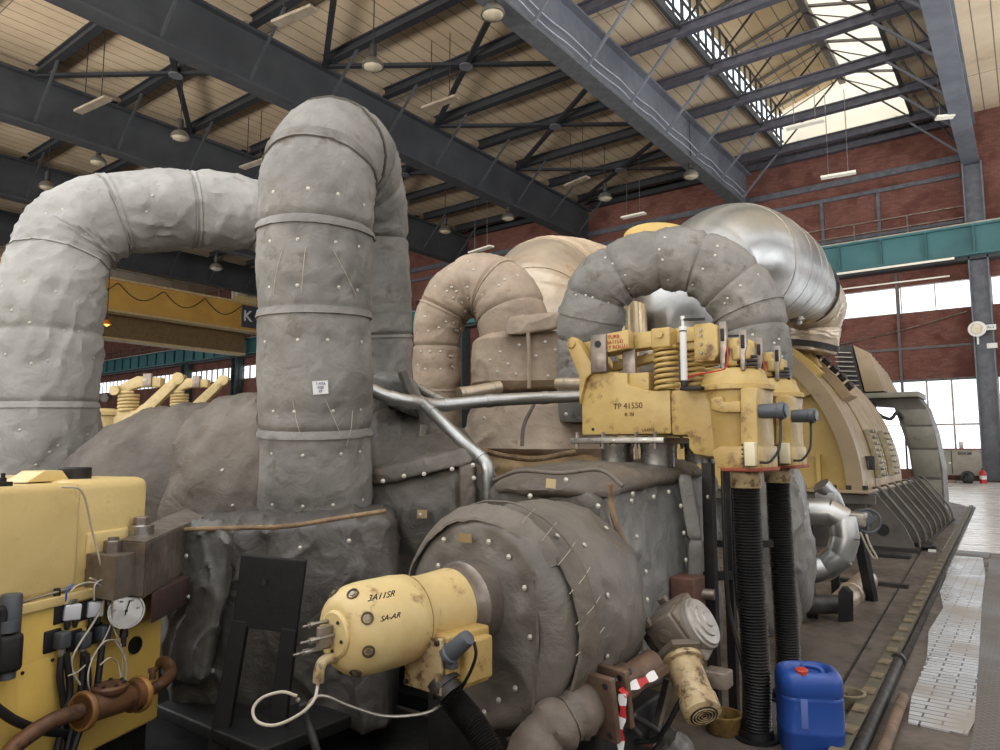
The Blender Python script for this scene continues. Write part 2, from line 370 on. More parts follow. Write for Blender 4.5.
def corr(p,r=.012,seg=40,pitch=.0125,rad=.08,amp=.006,tt=None):
    """ribbed flexible hose along points p"""
    T=Tube(p,rad,wr=0,seg=seg,n=int(tt)); rings=[]; bm=bmesh.new()
    for i in range(T.n+1):
        x,y,d=T.fr[i]; rr=rad+amp*(1 if i%2 else -1); rings.append([bm.verts.new(T.cen[i]+(x*math.cos(2*PI*k/seg)+y*math.sin(2*PI*k/seg))*rr) for k in range(seg)])
    for a,b in zip(rings,rings[1:]):
        for k in range(seg): j=(k+1)%seg; bm.faces.new((a[k],a[j],b[j],b[k]))
    bm.faces.new(rings[0][::-1]); bm.faces.new(rings[-1]); return bm
def wire(pts,r,seg=8,n=60,bm=None):
    T=Tube(pts,r,wr=0,seg=seg,n=n); 
    b=T.bm(caps=False)
    if bm: join(bm,b); return bm
    return b
def text(name,s,size,p,right,up,m,parent,bold=False,ext=.001):
    cu=bpy.data.curves.new(name,'FONT'); cu.body=s; cu.size=size; cu.extrude=ext; cu.align_x='CENTER'; cu.align_y='CENTER'; cu.materials.append(m)
    if bold: cu.offset=size*.02
    tmp=bpy.data.objects.new('tmp',cu); C.objects.link(tmp); bpy.context.view_layer.update()
    me=bpy.data.meshes.new_from_object(tmp.evaluated_get(bpy.context.evaluated_depsgraph_get())); bpy.data.objects.remove(tmp); me.name=name
    if not me.materials: me.materials.append(m)
    o=bpy.data.objects.new(name,me); C.objects.link(o); o.parent=parent
    r=V(right).normalized(); n=r.cross(V(up)).normalized(); u=n.cross(r)
    M=Matrix((r,u,n)).transposed().to_4x4(); M.translation=V(p); o.matrix_basis=WM[parent.name].inverted()@M; return o

# ================================================================ THE HALL
YW=40.0
struct('floor',bb(-110,14,-14,YW+.4,-.3,0),floor_m,smooth=False)
# light strip of metal tiles beyond and beside the kerb
b=bmesh.new()
def slab(pts,z0,z1,bm=None): return prism([(x,y,z0) for x,y in pts],(0,0,z1-z0),bm)
left=[(-.66,4.72),(-.70,5.2),(-.72,6.2),(-.80,7.1),(-.79,8.2),(-.9,9.1),(-.93,10.2),(-1.03,11.4),(-1.06,12.2)]
right=[(-.66,12.2),(-.56,10.6),(-.5,8.6),(-.44,7.1),(-.36,4.95),(-.38,4.7)]
slab(left+right,.001,.012,b)
struct('floor_tile_strip',b,paver_m,smooth=False)
struct('floor_chequer_plate',slab([(-.34,2),(-.36,4.95),(-.5,8.6),(-.58,12.2),(2.2,12.2),(2.2,2)],.0005,.009),chequer_m,smooth=False)
struct('floor_polished_area',slab([(-1.28,16.2),(-1.2,12.9),(6,12.9),(8,YW),(-4.5,YW),(-2.6,26),(-1.4,22.3)],.0005,.01),polished_glare_m,smooth=False)
struct('floor_cross_strip',slab([(-1.25,12.9),(-.6,12.9),(-.6,12.2),(-1.1,12.2)],.0008,.012),chequer_m,smooth=False)
k=thing('floor_kerb','long worn olive steel kerb angle running along the machine floor','kerb')
dk=V((-1.365,22.0,0))-V((-.84,3.2,0)); kn=V((dk.y,-dk.x,0)).normalized()
a0=V((-.84,3.2,0)); a1=V((-1.37,22.2,0))
obj('kerb_rail',bar(a0+V((0,0,.035)),a1+V((0,0,.035)),.085,.07),mat('olive_kerb',(104,100,84),(84,80,68),.6,.2,6,.3,20,(130,126,112),.6),k,False)
obj('kerb_side',bar(a0+kn*.075+V((0,0,.02)),a1+kn*.075+V((0,0,.02)),.035,.04),iron,k,False)
clip=None
for i in range(22):
    q=a0+(a1-a0)*((i*.36+.3)/ (a1-a0).length); 
    if clip is None: clip=obj('kerb_plate',B((0,0,0),(.07,.12,.012),bevel=.003),mat('chipped_plate',(134,120,92),(104,92,74),.6,.1,9,.3,20),k,False); clip.location=q+V((0,0,.076)); clip.rotation_euler.z=.02
    else:
        c=clip.copy(); C.objects.link(c); c.location=q+V((random.uniform(-.006,.006),0,.076)); c.rotation_euler.z=random.uniform(-.1,.15)
obj('floor_joint',bar((-1.06,4.4,.006),(-1.52,14.0,.006),.012,.012),black,k,False)
# floor pipes lying beside the kerb
p=tag(obj('floor_pipe',lathe((-.765,3.4,.045),(-.11,2.85,0),[(0,.034),(2.45,.034),(2.45,.05),(2.5,.05),(2.5,.028),(2.47,.028)],20),iron),'dark steel pipe lying on the floor beside the kerb','pipe')
p=tag(obj('floor_pipe',lathe((-.665,3.3,.04),(-.09,2.6,0),[(0,.03),(1.75,.03)],20),mat('dusty_pipe',(128,106,84),(96,80,66),.7,.1,8,.2,20)),'shorter brown dusty pipe lying outermost on the floor by the tiles','pipe')

# --- far wall (brick, windows, columns)
w=bmesh.new()
bb(-110,12,YW,YW+.4,4.85,8.25,bm=w); bb(-110,12,YW,YW+.4,9.62,17.9,bm=w); bb(-110,12,YW,YW+.4,0,.5,bm=w)
xs=[(-110,-74.2),(-70.6,-69.8),(-66.0,-62.2)]
bb(-52,-14.5,YW,YW+.4,8.25,9.62,bm=w); bb(-52,-9.4,YW,YW+.4,.5,4.85,bm=w)
struct('wall_far',w,wall_m,smooth=False)
d=bmesh.new(); bb(-40,14,-14.4,-14,0,9,bm=d); struct('wall_near',d,wall_m,smooth=False)
d=bmesh.new(); bb(14,14.4,-14.4,YW,0,3,bm=d); bb(14,14.4,-14.4,YW,9,13,bm=d); [bb(14,14.4,y-.4,y+.4,3,9,bm=d) for y in range(-14,41,6)]; struct('wall_right',d,wall_m,smooth=False)
wl=bmesh.new(); bb(-110.4,-110,-14,YW,0,17.9,bm=wl); struct('wall_left',wl,wall_m,smooth=False)
wn=0
def window(x0,x1,z0,z1,nv,nh,frame=steel_worn,fw=.06):
    global wn; wn+=1
    o=thing('window_%d'%wn,'window',''); del o['label']; del o['category']; o['kind']='structure'
    f=bmesh.new()
    for i in range(nv+1): x=x0+(x1-x0)*i/nv; bb(x-fw/2,x+fw/2,YW+.02,YW+.12,z0,z1,bm=f)
    for i in range(nh+1): z=z0+(z1-z0)*i/nh; bb(x0,x1,YW+.03,YW+.11,z-fw/2,z+fw/2,bm=f)
    a=obj('window_frame',f,frame,o,False); g=obj('pane',bb(x0,x1,YW+.06,YW+.07,z0,z1),glass_m,o,False)
    return o
window(-14.5,-8.6,8.25,9.62,3,1,fw=.09); window(-8.5,-4.95,8.25,9.62,1,1,fw=.09); window(-4.85,-1.9,8.25,9.62,2,1,fw=.05); window(-1.1,5,8.25,9.62,5,1); window(5,12,8.25,9.62,5,1)
window(-9.4,-5.0,.5,4.85,3,2); window(-5.0,-1.9,.5,4.85,3,2,fw=.08); window(-1.1,5,.5,4.85,6,2); window(5,12,.5,4.85,6,2)
window(-110,-96,8.25,9.62,12,1); window(-95.2,-84,8.25,9.62,12,1); window(-83,-72,8.25,9.62,12,1); window(-71.2,-62.2,8.25,9.62,9,1,fw=.16); window(-61.6,-52,8.25,9.62,9,1,fw=.16)
window(-110,-82,.5,4.85,16,2); window(-81,-52,.5,4.85,16,2)
# wall steelwork: posts, rails
tw=bmesh.new()
for x in (-5.0,-9.35,-12.5): bb(x-.06,x+.06,YW-.12,YW,4.0,10.3,bm=tw)
for z in (4.85,6.45): bb(-30,-1.5,YW-.1,YW,z-.06,z+.06,bm=tw)
struct('trim_1',tw,mat('wall_steel',(96,92,90),(78,74,74),.6),smooth=False)
tw=bmesh.new()
for z,h in ((15.6,.16),(14.75,.1),(12.45,.08)): bb(-40,-2,YW-.14,YW,z-h,z+h,bm=tw)
for x in (-5.6,-8.3,-12.5,-16.5,-21,-26,-31): bb(x-.08,x+.08,YW-.12,YW,12.2,14.8,bm=tw)
struct('trim_2',tw,mat('wall_steel_dark',(92,94,100),(70,74,82),.55),smooth=False)
# teal crane runway
t=thing('crane_runway_beam','long teal painted crane runway beam along the far brick wall','beam',(-40,YW-1,10.5))
f=bmesh.new(); bb(-108,10,YW-1.05,YW-.95,10.55,11.9,bm=f); bb(-108,10,YW-1.25,YW-.75,11.85,11.95,bm=f); bb(-108,10,YW-1.25,YW-.75,10.5,10.58,bm=f)
obj('runway_web',f,teal,t,False)
f=bmesh.new()
for i in range(60): x=8-i*1.92; bb(x-.04,x+.04,YW-1.22,YW-1.05,10.58,11.85,bm=f)
obj('web_stiffeners',f,mat('teal_rib',(54,98,102),(44,84,90),.6),t,False)['kind']='stuff'
obj('crane_rail',bb(-108,10,YW-1.2,YW-1.1,11.95,12.03),mat('pale_rail',(176,176,160),(150,150,140),.5),t,False)
f=bmesh.new()
for i in range(40): x=-1.9-i*2.4; bb(x-.025,x+.025,YW-.6,YW-.55,12.0,13.05,bm=f)
for z in (12.5,13.05): bb(-108,-1.9,YW-.6,YW-.56,z-.02,z+.02,bm=f)
obj('walkway_railing',f,steel_worn,t,False)
f=bmesh.new(); bb(-108,10,YW-.9,YW-.1,10.35,10.5,bm=f); obj('walkway_soffit',f,girder_m,t,False)
tag(obj('fluorescent_strip',bb(-9.6,-2.4,YW-1.32,YW-1.26,10.36,10.46),mat('strip_tube',(250,244,226),(240,236,220),.4)),'long pale strip light under the teal runway beam, upper of two','strip light')
tag(obj('fluorescent_strip',bb(-9.6,-2.7,YW-.3,YW-.2,9.78,9.84),MATS['strip_tube']),'thinner pale strip just above the upper window band','strip light')
# wall columns
def column(x,w,z1,label,m=girder_l):
    c=thing('wall_column',label,'column',(x,YW-.5,0)); f=bmesh.new()
    bb(x-w/2,x-w/2+.06,YW-.9,YW-.1,0,z1,bm=f); bb(x+w/2-.06,x+w/2,YW-.9,YW-.1,0,z1,bm=f); bb(x-w/2,x+w/2,YW-.56,YW-.48,0,z1,bm=f)
    obj('column_shaft',f,m,c,False); obj('base_plate',bb(x-w/2-.1,x+w/2+.1,YW-.95,YW-.05,0,.06),iron,c,False); return c
column(-1.5,.8,15,'broad grey steel column at the far wall beside the trailer',mat('column_paint',(104,108,116),(84,88,96),.5))
column(-12.6,.7,15,'grey column at the wall end of the central girder')
column(-22.8,.7,15,'dark column at the wall end of the second girder',girder_m)
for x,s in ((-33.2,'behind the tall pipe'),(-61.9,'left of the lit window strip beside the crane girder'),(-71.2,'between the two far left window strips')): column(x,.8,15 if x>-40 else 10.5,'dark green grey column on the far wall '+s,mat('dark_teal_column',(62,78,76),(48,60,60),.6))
# lamps and signs on the column
t=thing('wall_floodlight','round white floodlight high on the right wall column','light',(-1.6,YW-.95,6.9)); 
obj('lamp_housing',lathe((-1.72,YW-.95,7.0),(0,-1,0),[(0,.3),(.18,.36),(.2,.3)],24),white_m,t); obj('lens',lathe((-1.72,YW-1.15,7.0),(0,-1,0),[(0,.24),(.02,.22)],24),lampglass,t); obj('bracket',bb(-1.76,-1.68,YW-1.02,YW-.9,6.3,6.8),white_m,t)
t=thing('column_sign','upper white notice plate on the right wall column','sign',(-1.2,YW-.95,6.9)); obj('sign_plate',B((-1.2,YW-.97,7.05),(.4,.05,.26),bevel=.02),white_m,t)
text('sign_marks','AL2',.16,(-1.2,YW-1.0,7.05),(1,0,0),(0,0,1),iron,t)
tag(obj('column_sign',B((-1.2,YW-.97,6.2),(.4,.05,.24),bevel=.02),white_m),'lower blank pale plate on the right wall column','sign')
tag(obj('junction_box',B((-8.0,YW-.1,6.75),(.5,.2,.34),bevel=.03),plaster),'small pale junction box on the brick wall between window bands','box')
f=wire([(-11.5,YW-.15,6.6),(-8,YW-.15,6.9),(-4.8,YW-.2,7.4),(-2.1,YW-.3,8.0)],.03); tag(obj('electric_cable',f,steel_worn),'thin cable climbing the brick wall towards the right column','cable')

# --- roof
ZB=15.05; ZT=17.2; ZD=17.75
GX=[(-1.55,'rightmost'),(-12.3,'central'),(-22.7,'second from the left'),(-33.0,'far left'),(-43.5,'fifth'),(-54,'sixth')]
PY=[11.0+3.4*i for i in range(-2,9)]
def girder(x,label,m,fl=None):
    g=thing('roof_girder',label,'girder',(x,20,ZB)); obj('web',bb(x-.02,x+.02,4,YW,ZB,ZT),m,g,False)
    obj('bottom_flange',bb(x-.36,x+.36,4,YW,ZB-.05,ZB+.05),fl or m,g,False); obj('top_flange',bb(x-.3,x+.3,4,YW,ZT-.05,ZT+.05),m,g,False)
    s=None
    for y in PY:
        for sx in (-1,1):
            if s is None: s=obj('stiffener',bb(-.14,.14,-.03,.03,ZB,ZT),girder_m,g,False); s.location=(0,0,0); base=s; sc=s
            else: sc=base.copy(); C.objects.link(sc)
            sc.location=V((sx*.16,y-20,0)) 
    br=None
    for y in PY:
        for sx in (-1,1):
            if x>-3 and sx>0: continue
            a=V((x+sx*.3,y,ZB+.15)); e=V((x+sx*2.3,y,ZT+.1)); obj('knee_brace',bar(a,e,.09,.09),m,g,False)
    return g
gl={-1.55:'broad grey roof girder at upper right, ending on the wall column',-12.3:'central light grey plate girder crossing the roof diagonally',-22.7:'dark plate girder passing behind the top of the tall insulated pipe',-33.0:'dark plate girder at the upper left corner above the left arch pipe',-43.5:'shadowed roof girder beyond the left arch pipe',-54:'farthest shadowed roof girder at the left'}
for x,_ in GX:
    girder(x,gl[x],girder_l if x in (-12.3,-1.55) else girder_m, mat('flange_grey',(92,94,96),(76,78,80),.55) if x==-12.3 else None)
# conduit wires on the central girder
for i,(z,s) in enumerate(((16.0,'upper'),(15.6,'lower'))):
    pts=[]
    for y in range(4,40,1): pts.append((-12.1+.02*i,y,z-.12*abs(math.sin(y*PI/3.4))))
    tag(obj('festoon_wire',wire(pts,.018,6,160),mat('pale_wire',(186,190,200),(170,172,182),.4)),s+' pale wire strung along the side of the central girder','wire','wires along the central girder')
bays=[(-12.3,-1.9,'right bay under the skylight'),(-22.4,-12.9,'bay between the central and second girder'),(-32.7,-23.0,'bay between the two left girders'),(-43.2,-33.3,'shadowed bay beyond the left girder'),(-53.7,-43.8,'farthest left bay')]
def purlin_bm(x0,x1,y):
    f=bmesh.new(); bb(x0,x1,y-.025,y+.025,ZT+.08,ZD-.12,bm=f); bb(x0,x1,y-.16,y+.16,ZT+.04,ZT+.12,bm=f); bb(x0,x1,y-.14,y+.14,ZD-.14,ZD-.08,bm=f); return f
for x0,x1,s in bays:
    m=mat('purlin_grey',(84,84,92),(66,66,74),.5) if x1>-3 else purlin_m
    r=None
    for y in PY+[YW-.3]:
        if r is None:
            r=thing('roof_purlin','dark steel purlin under the roof boards in the '+s,'beam',((x0+x1)/2,y,ZT),group='purlins of the '+s)
            obj('purlin_beam',purlin_bm(x0,x1,y),m,r,False)
        else: dup(r,(0,y-PY[0],0))
# roof-plane cross bracing
def brace(x0,x1,ya,yb,s,z=ZT+.02):
    o=thing('roof_brace','crossed flat roof braces with round centre plate, '+s,'brace',((x0+x1)/2,(ya+yb)/2,z)); 
    obj('brace_bar',bar((x0,ya,z),(x1,yb,z),.22,.12),purlin_m,o,False); obj('brace_bar',bar((x0,yb,z-.01),(x1,ya,z-.01),.22,.12),purlin_m,o,False)
    obj('gusset_plate',lathe(((x0+x1)/2,(ya+yb)/2,z-.12),(0,0,1),[(0,.3),(.05,.3)],20),girder_l,o)
    # lattice chord seen edge-on beside the cross
for i,(ya,yb) in enumerate(((11-6.6,11),(11,17.8),(17.8,24.6),(24.6,31.4),(31.4,38.2))): brace(-22.4,-12.9,ya,yb,['overhead','nearest one in view','second from the near side','third from the near side','nearest the far wall'][i]+', middle bay')
for i,(ya,yb) in enumerate(((11,17.8),(24.6,31.4))): brace(-32.7,-23.0,ya,yb,['near','far'][i]+' pair in the left bay')
# deck
d=bmesh.new(); z1=ZD+.12
bb(-110,-9.9,4.5,YW,ZD,z1,bm=d); bb(-3.7,14,4.5,YW,ZD,z1,bm=d); bb(-9.9,-3.7,39.0,YW,ZD,z1,bm=d)
struct('ceiling',d,deck_m,smooth=False)
# monitor (raised skylight)
MZ=19.9; RZ=20.9
d=bmesh.new()
prism([(-10.3,4.5,MZ),(-6.8,4.5,RZ),(-6.8,4.5,RZ+.1),(-10.3,4.5,MZ+.1)],(0,34.8,0),d); e_=prism([(-6.8,4.5,RZ),(-3.3,4.5,MZ),(-3.3,4.5,MZ+.03),(-6.8,4.5,RZ+.03)],(0,34.8,0)); wn+=1; struct('window_%d'%wn,e_,trans_m,smooth=False)  # right slope made translucent to brighten the monitor
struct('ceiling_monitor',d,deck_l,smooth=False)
d=bmesh.new(); prism([(-9.9,39,ZD),(-3.7,39,ZD),(-3.7,39,MZ+.1),(-6.8,39,RZ),(-9.9,39,MZ+.1)],(0,.12,0),d); struct('wall_monitor_end',d,trans_m,smooth=False)  # end wall made translucent to add sky light in the monitor
for k,(x,nm) in enumerate(((-9.9,'left'),(-3.7,'right'))):
    wn+=1; o=thing('window_%d'%wn,'w',''); del o['label']; del o['category']; o['kind']='structure'
    f=bmesh.new()
    for i in range(0,41): y=4.6+i*.85; w_=.12 if i%4==0 else .035; bb(x-.05,x+.05,y-w_/2,y+w_/2,ZD,MZ,bm=f)
    for z in (ZD+.45,ZD+1.2,MZ-.05): bb(x-.04,x+.04,4.5,39,z-.035,z+.035,bm=f)
    bb(x-.07,x+.07,4.5,39,ZD-.2,ZD+.15,bm=f)
    obj('window_frame',f,girder_m,o,False); obj('pane',bb(x-.005,x+.005,4.5,39,ZD,MZ),glass_m,o,False)
d=bmesh.new(); bb(-6.95,-6.65,4.5,39,RZ-.35,RZ-.02,bm=d); struct('trim_3',d,mat('ridge_grey',(120,118,116),(104,102,102),.6),smooth=False)
for i,y in enumerate(PY[3:]):
    if y>39: continue
    o=thing('skylight_frame','angle iron frame and rods spanning the raised skylight','frame',(-6.8,y,ZD),group='frames of the raised skylight')
    f=bmesh.new(); bar((-9.9,y,ZD-.3),(-6.8,y,RZ-.3),.07,.07,f); bar((-3.7,y,ZD-.3),(-6.8,y,RZ-.3),.07,.07,f); obj('frame_bar',f,iron,o,False)
    f=bmesh.new(); bar((-9.9,y,ZT+.1),(-6.8,y+3.4,RZ-.4),.05,.05,f); bar((-3.7,y,ZT+.1),(-6.8,y+3.4,RZ-.4),.05,.05,f); obj('diagonal_rod',f,MATS['purlin_grey'],o,False)
    f=bmesh.new(); bar((-9.9,y,MZ),(-6.8,y,RZ-.04),.14,.1,f); bar((-3.7,y,MZ),(-6.8,y,RZ-.04),.14,.1,f); obj('rafter',f,MATS['ridge_grey'],o,False)
# lattice rods below the right-bay purlins
for i,y in enumerate(PY[1:-1]):
    o=thing('sag_rod','thin diagonal rod in the right roof bay beside the skylight','rod',(-3,y,ZT),group='diagonal rods right of the skylight'); f=bmesh.new(); bar((-3.3,y,ZT-.1),(-1.95,y+3.2,ZB+.6),.06,.06,f); obj('rod',f,MATS['purlin_grey'],o,False)
# bell lamps
def bell(px,py,z,label,s=1.0):
    p=onz(px,py,z); t=thing('bell_lamp',label,'ceiling lamp',p,group='bell lamps under the roof')
    obj('reflector',lathe(p+V((0,0,.34*s)),(0,0,-1),[(0,.06*s),(.05*s,.1*s),(.12*s,.24*s),(.24*s,.34*s),(.38*s,.38*s),(.39*s,.35*s),(.25*s,.31*s),(.13*s,.2*s)],28),galv_dull,t)
    obj('gear_housing',lathe(p+V((0,0,.78*s)),(0,0,-1),[(0,.07*s),(.02*s,.12*s),(.42*s,.12*s),(.46*s,.07*s)],20),iron,t)
    obj('bowl',lathe(p+V((0,0,-.02*s)),(0,0,-1),[(0,.34*s),(.06*s,.3*s),(.13*s,.16*s),(.16*s,0)],24),lampglass,t)
    obj('hanging_rod',rod(p+V((0,0,.76*s)),(p.x,p.y,ZT+.1),.02,8),iron,t)
for px,py,z,l,s in ((493,14,14.6,'large bell lamp right beside the near end of the central girder',1.0),(373,66,14.6,'bell lamp above the right shoulder of the tall pipe',1),(180,137,14.4,'bell lamp hanging left of the tall pipe top',1),(98,162,14.6,'flat bell lamp just above the left arch pipe',1),(47,187,14.4,'lowest bell lamp at the far left edge',1),(445,231,14.2,'small far bell lamp above the middle arch pipe',1),(605,198,14.4,'far bell lamp above the yellow flange disc',1),(508,218,14.4,'far bell lamp under the second girder end',1),(691,176,14.4,'far flat lamp beside the lower end of the central girder',1),(216,268,12.5,'faint bell lamp seen through the left arch above the crane',1)): bell(px,py,z,l,s)
def tray(pa,pb,z,label,lit=False):
    a=onz(*pa,z); b=onz(*pb,z); t=thing('fluorescent_fixture',label,'ceiling light',(a+b)/2,group='fluorescent fixtures on rods')
    obj('tray',bar(a,b,.34,.09),galv_pale if not lit else MATS['strip_tube'],t,False)
    f=bmesh.new()
    for u in (.22,.78): q=a+(b-a)*u; rod(q,(q.x,q.y,ZT+.3),.018,6,f)
    obj('hanging_rods',f,iron if not lit else steel,t); return t
tray((78,112),(108,98),14.8,'fluorescent fixture between the two left girders, hung on two rods')
tray((242,168),(265,160),15.0,'fluorescent fixture half hidden behind the left side of the tall pipe')
tray((275,24),(314,8),14.8,'fluorescent fixture high at the top edge left of centre')
tray((424,109),(457,97),14.8,'fluorescent fixture in the middle bay right of the tall pipe')
tray((566,186),(588,177),14.8,'fluorescent fixture in the far middle bay')
tray((821,178),(856,172),13.6,'bright white fluorescent fixture hanging on two rods below the skylight',True)
tray((622,218),(645,213),14.3,'short lit tube fixture low in front of the dark far wall',True)
tray((786,129),(824,120),15.9,'white fixture tight under the far skylight beam',True)
tray((936,118),(954,116),15.0,'small pale box light beside the rightmost girder',True)
tray((470,253),(492,246),13,'dim tube fixture in front of the dark wall above the middle arch',True)

# ---- bridge crane (far left)
XC=-56.5
t=thing('bridge_crane','ochre overhead crane girder seen through the left arch, carrying a railing','crane',(XC,20,12))
f=bmesh.new(); bb(XC-.5,XC+.5,-10,38.3,12.1,14.45,bm=f); obj('crane_girder',f,yel_crane,t,False)
f=bmesh.new(); bb(XC-.7,XC+.7,-10,38.3,14.45,14.62,bm=f); bb(XC-.6,XC+.6,-10,38.3,12.0,12.14,bm=f); obj('girder_flange',f,mat('pale_ochre',(200,176,128),(180,156,110),.6),t,False)
f=bmesh.new(); bb(XC-3.6,XC-2.2,-10,38.3,10.25,10.42,bm=f); obj('lower_flange',f,MATS['pale_ochre'],t,False)
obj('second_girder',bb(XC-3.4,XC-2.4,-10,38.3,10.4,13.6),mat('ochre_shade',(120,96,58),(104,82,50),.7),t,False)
f=bmesh.new()
for i in range(34): y=38-i*1.45; bb(XC+.62,XC+.67,y-.025,y+.025,14.6,15.9,bm=f)
for z in (15.25,15.9): bb(XC+.62,XC+.67,-10,34.6,z-.03,z+.03,bm=f)
obj('walkway_railing',f,galv_dull,t,False)
pts=[]
for i in range(0,90): y=37.4-i*.25; pts.append((XC+.56,y,14.3-1.1*abs(math.sin(y*PI/3.6))))
obj('festoon_cable',wire(pts,.035,6,400),rubber,t)
obj('letter_panel',bb(XC+.51,XC+.56,36.0,38.3,12.35,14.35),mat('slate_panel',(70,74,80),(60,64,70),.6),t,False)
text('crane_letters','K O',1.35,(XC+.6,37.3,13.35),(0,1,0),(0,0,1),white_m,t,True)
t=thing('crane_cabinet','pale cabinet behind a yellow railing on top of the crane girder','cabinet',(XC,36,14.6))
obj('cabinet_body',B((XC,36.6,16.1),(1,2.2,2.4),bevel=.08),mat('pale_cabinet',(220,216,196),(204,200,182),.5),t)
f=bmesh.new()
for y in (35,36.2,37.4): bb(XC+.66,XC+.7,y-.03,y+.03,14.6,16.4,bm=f)
for z in (15.1,15.6,16.4): bb(XC+.66,XC+.7,35,38,z-.03,z+.03,bm=f)
bb(XC+.6,XC+.7,35,38.2,14.6,15.0,bm=f); obj('yellow_railing',f,yel,t,False)
p=ony(107,320,24.0); p=onpl(107,320,(XC+2,0,0),(1,0,0)); t=thing('warning_lamp','small glowing orange lamp hanging on a cable by the crane girder','lamp',p)
obj('lamp_shade',lathe(p,(0,0,-1),[(0,.1),(.3,.32),(.34,.3)],16),orange,t); obj('lamp_cable',rod(p,p+V((0,0,4.6)),.03,6),rubber,t)
mo=bpy.data.materials.new('orange_glow'); mo.use_nodes=True; mo.node_tree.nodes['Principled BSDF'].inputs['Emission Color'].default_value=(1,.4,.05,1); mo.node_tree.nodes['Principled BSDF'].inputs['Emission Strength'].default_value=3
obj('lamp_bulb',lathe(p+V((0,0,-.2)),(0,0,-1),[(0,.1),(.15,.2),(.3,0)],14),mo,t)

# ---- far right: trailer, extinguisher, clutter
t=thing('compressor_trailer','grey box trailer parked against the bright far window','trailer',(-2.95,38.6,0))
obj('trailer_body',B((-2.95,38.4,.9),(2.15,1.2,1.15),bevel=.03),mat('trailer_grey',(146,142,128),(130,126,114),.5),t)
obj('roof_lip',B((-2.95,38.4,1.5),(2.2,1.26,.06),bevel=.01),mat('lip_red',(150,96,84),(130,80,70),.6),t); obj('exhaust_box',B((-2.6,38.4,1.68),(.16,.2,.3),bevel=.01),galv_dull,t)
for x in (-3.65,-2.4):
    w_=obj('wheel',lathe((x,37.9,.27),(0,-1,0),[(0,.2),(.02,.27),(.2,.27),(.22,.2)],28),rubber,t); obj('hub',lathe((x,37.67,.27),(0,-1,0),[(0,.12),(.03,.1)],20),steel,w_)
obj('door_seam',bb(-2.97,-2.94,37.78,37.8,.4,1.42),iron,t); obj('latch',lathe((-3.03,37.78,.88),(0,-1,0),[(0,.05),(.03,.04)],12),white_m,t)
text('trailer_lettering','ELA',.17,(-3.5,37.79,1.3),(1,0,0),(0,0,1),iron,t,True); text('trailer_lettering','BIRKIM',.17,(-2.45,37.79,1.3),(1,0,0),(0,0,1),iron,t,True)
t=thing('fire_extinguisher','red fire extinguisher standing on the floor in front of the wall column','extinguisher',(-2.0,37.9,0))
obj('cylinder',lathe((-1.82,37.6,0),(0,0,1),[(0,.1),(.02,.13),(.46,.13),(.54,.08),(.58,.04),(.62,.04)],24),red_w,t); obj('label_band',lathe((-1.82,37.6,.18),(0,0,1),[(0,.132),(.16,.132)],24),white_m,t); obj('valve_handle',B((-1.82,37.56,.64),(.05,.16,.05),bevel=.01),iron,t)
tag(obj('coiled_hose',lathe((-3.1,37.4,.0),(0,0,1),[(0,.28),(.06,.3),(.12,.26),(.13,.12),(.05,.1)],24),plaster),'pale coiled hose heap on the floor before the trailer','hose')
tag(obj('dark_sack',blob_bm((-2.35,37.2,.2),.2,.2,.24,wr=.03),rubber),'dark crumpled sack on the floor between trailer and extinguisher','sack')

# ================================================================ THE MACHINE
# --- dark bedplate and foundation under the turbine
t=thing('turbine_bedplate','black steel bedplate frame under the insulated turbine casings','bedplate',(-3,4,0))
f=bmesh.new(); bb(-5.4,-2.4,3.2,6.2,0,.08,bm=f); bb(-5.4,-1.35,1.2,3.1,0,.03,bm=f); obj('frame',f,black,t,False)  # thin front slab is an added dark sheet in place of floor shade
f=bmesh.new(); bb(-3.0,-2.2,3.4,4.2,.0,.55,bm=f,bevel=.02); bb(-5.2,-3.1,3.6,5.2,.3,1.0,bm=f,bevel=.03); obj('casing_foot',f,iron,t)
for x in (-2.6,-3.6,-4.3): obj('foot_bolt',lathe((x,3.26,.08),(0,0,1),[(0,.04),(.06,.04),(.06,.025),(.12,.025)],6),steel_worn,t,False)

# --- tall insulated U pipe
U0=P(316,522,4.3); U1=P(316,400,4.3); U2=P(315,290,4.32); U3=P(317,205,4.35); U7=P(368,240,5.55); U8=P(372,330,5.6); U9=P(375,470,5.65)
a=V((U3.x,U3.y,0)); c=V((U7.x,U7.y,0)); mid=(a+c)/2; hr=(c-a).length/2; hd=(c-a).normalized(); zz=2.98
arc=[V((mid.x,mid.y,zz))-hd*hr*math.cos(q)+V((0,0,hr*math.sin(q)*1.02)) for q in (0.0,.52,1.05,1.57,2.09,2.62,3.14)]
TU=Tube([U0,U1,U2]+arc+[U8-V((0,0,.0)),U9],[.322,.322,.322,.325,.332,.332,.325,.322,.32,.315,.305,.30,.295],seams=(.105,.235,.33,.40,.47,.53,.58,.66,.80),wr=.011,puff=.014,seg=84,seed=3)
LU=[TU.facing(q,o+random.uniform(-8,8)) for q in (.03,.085,.13,.20,.26,.31,.355) for o in (-52,-15,22,55)]+[TU.facing(q,o) for q in (.66,.72,.78,.84,.9) for o in (10,35)]
TU.dim=[p for p,v in LU]; LU=[(p-v*.014,v) for p,v in LU]
t=thing('insulated_u_pipe','tall grey insulated pipe standing in front, bending back over in a U at the top','pipe',U0)
obj('jacket',TU.bm(),cloth,t)
for q in (.105,.235,.33,.40,.47,.53,.80): obj('seam_band',TU.band(q,.075,.014),cloth_dark if q in(.47,) else cloth,t)
pins(t,LU)
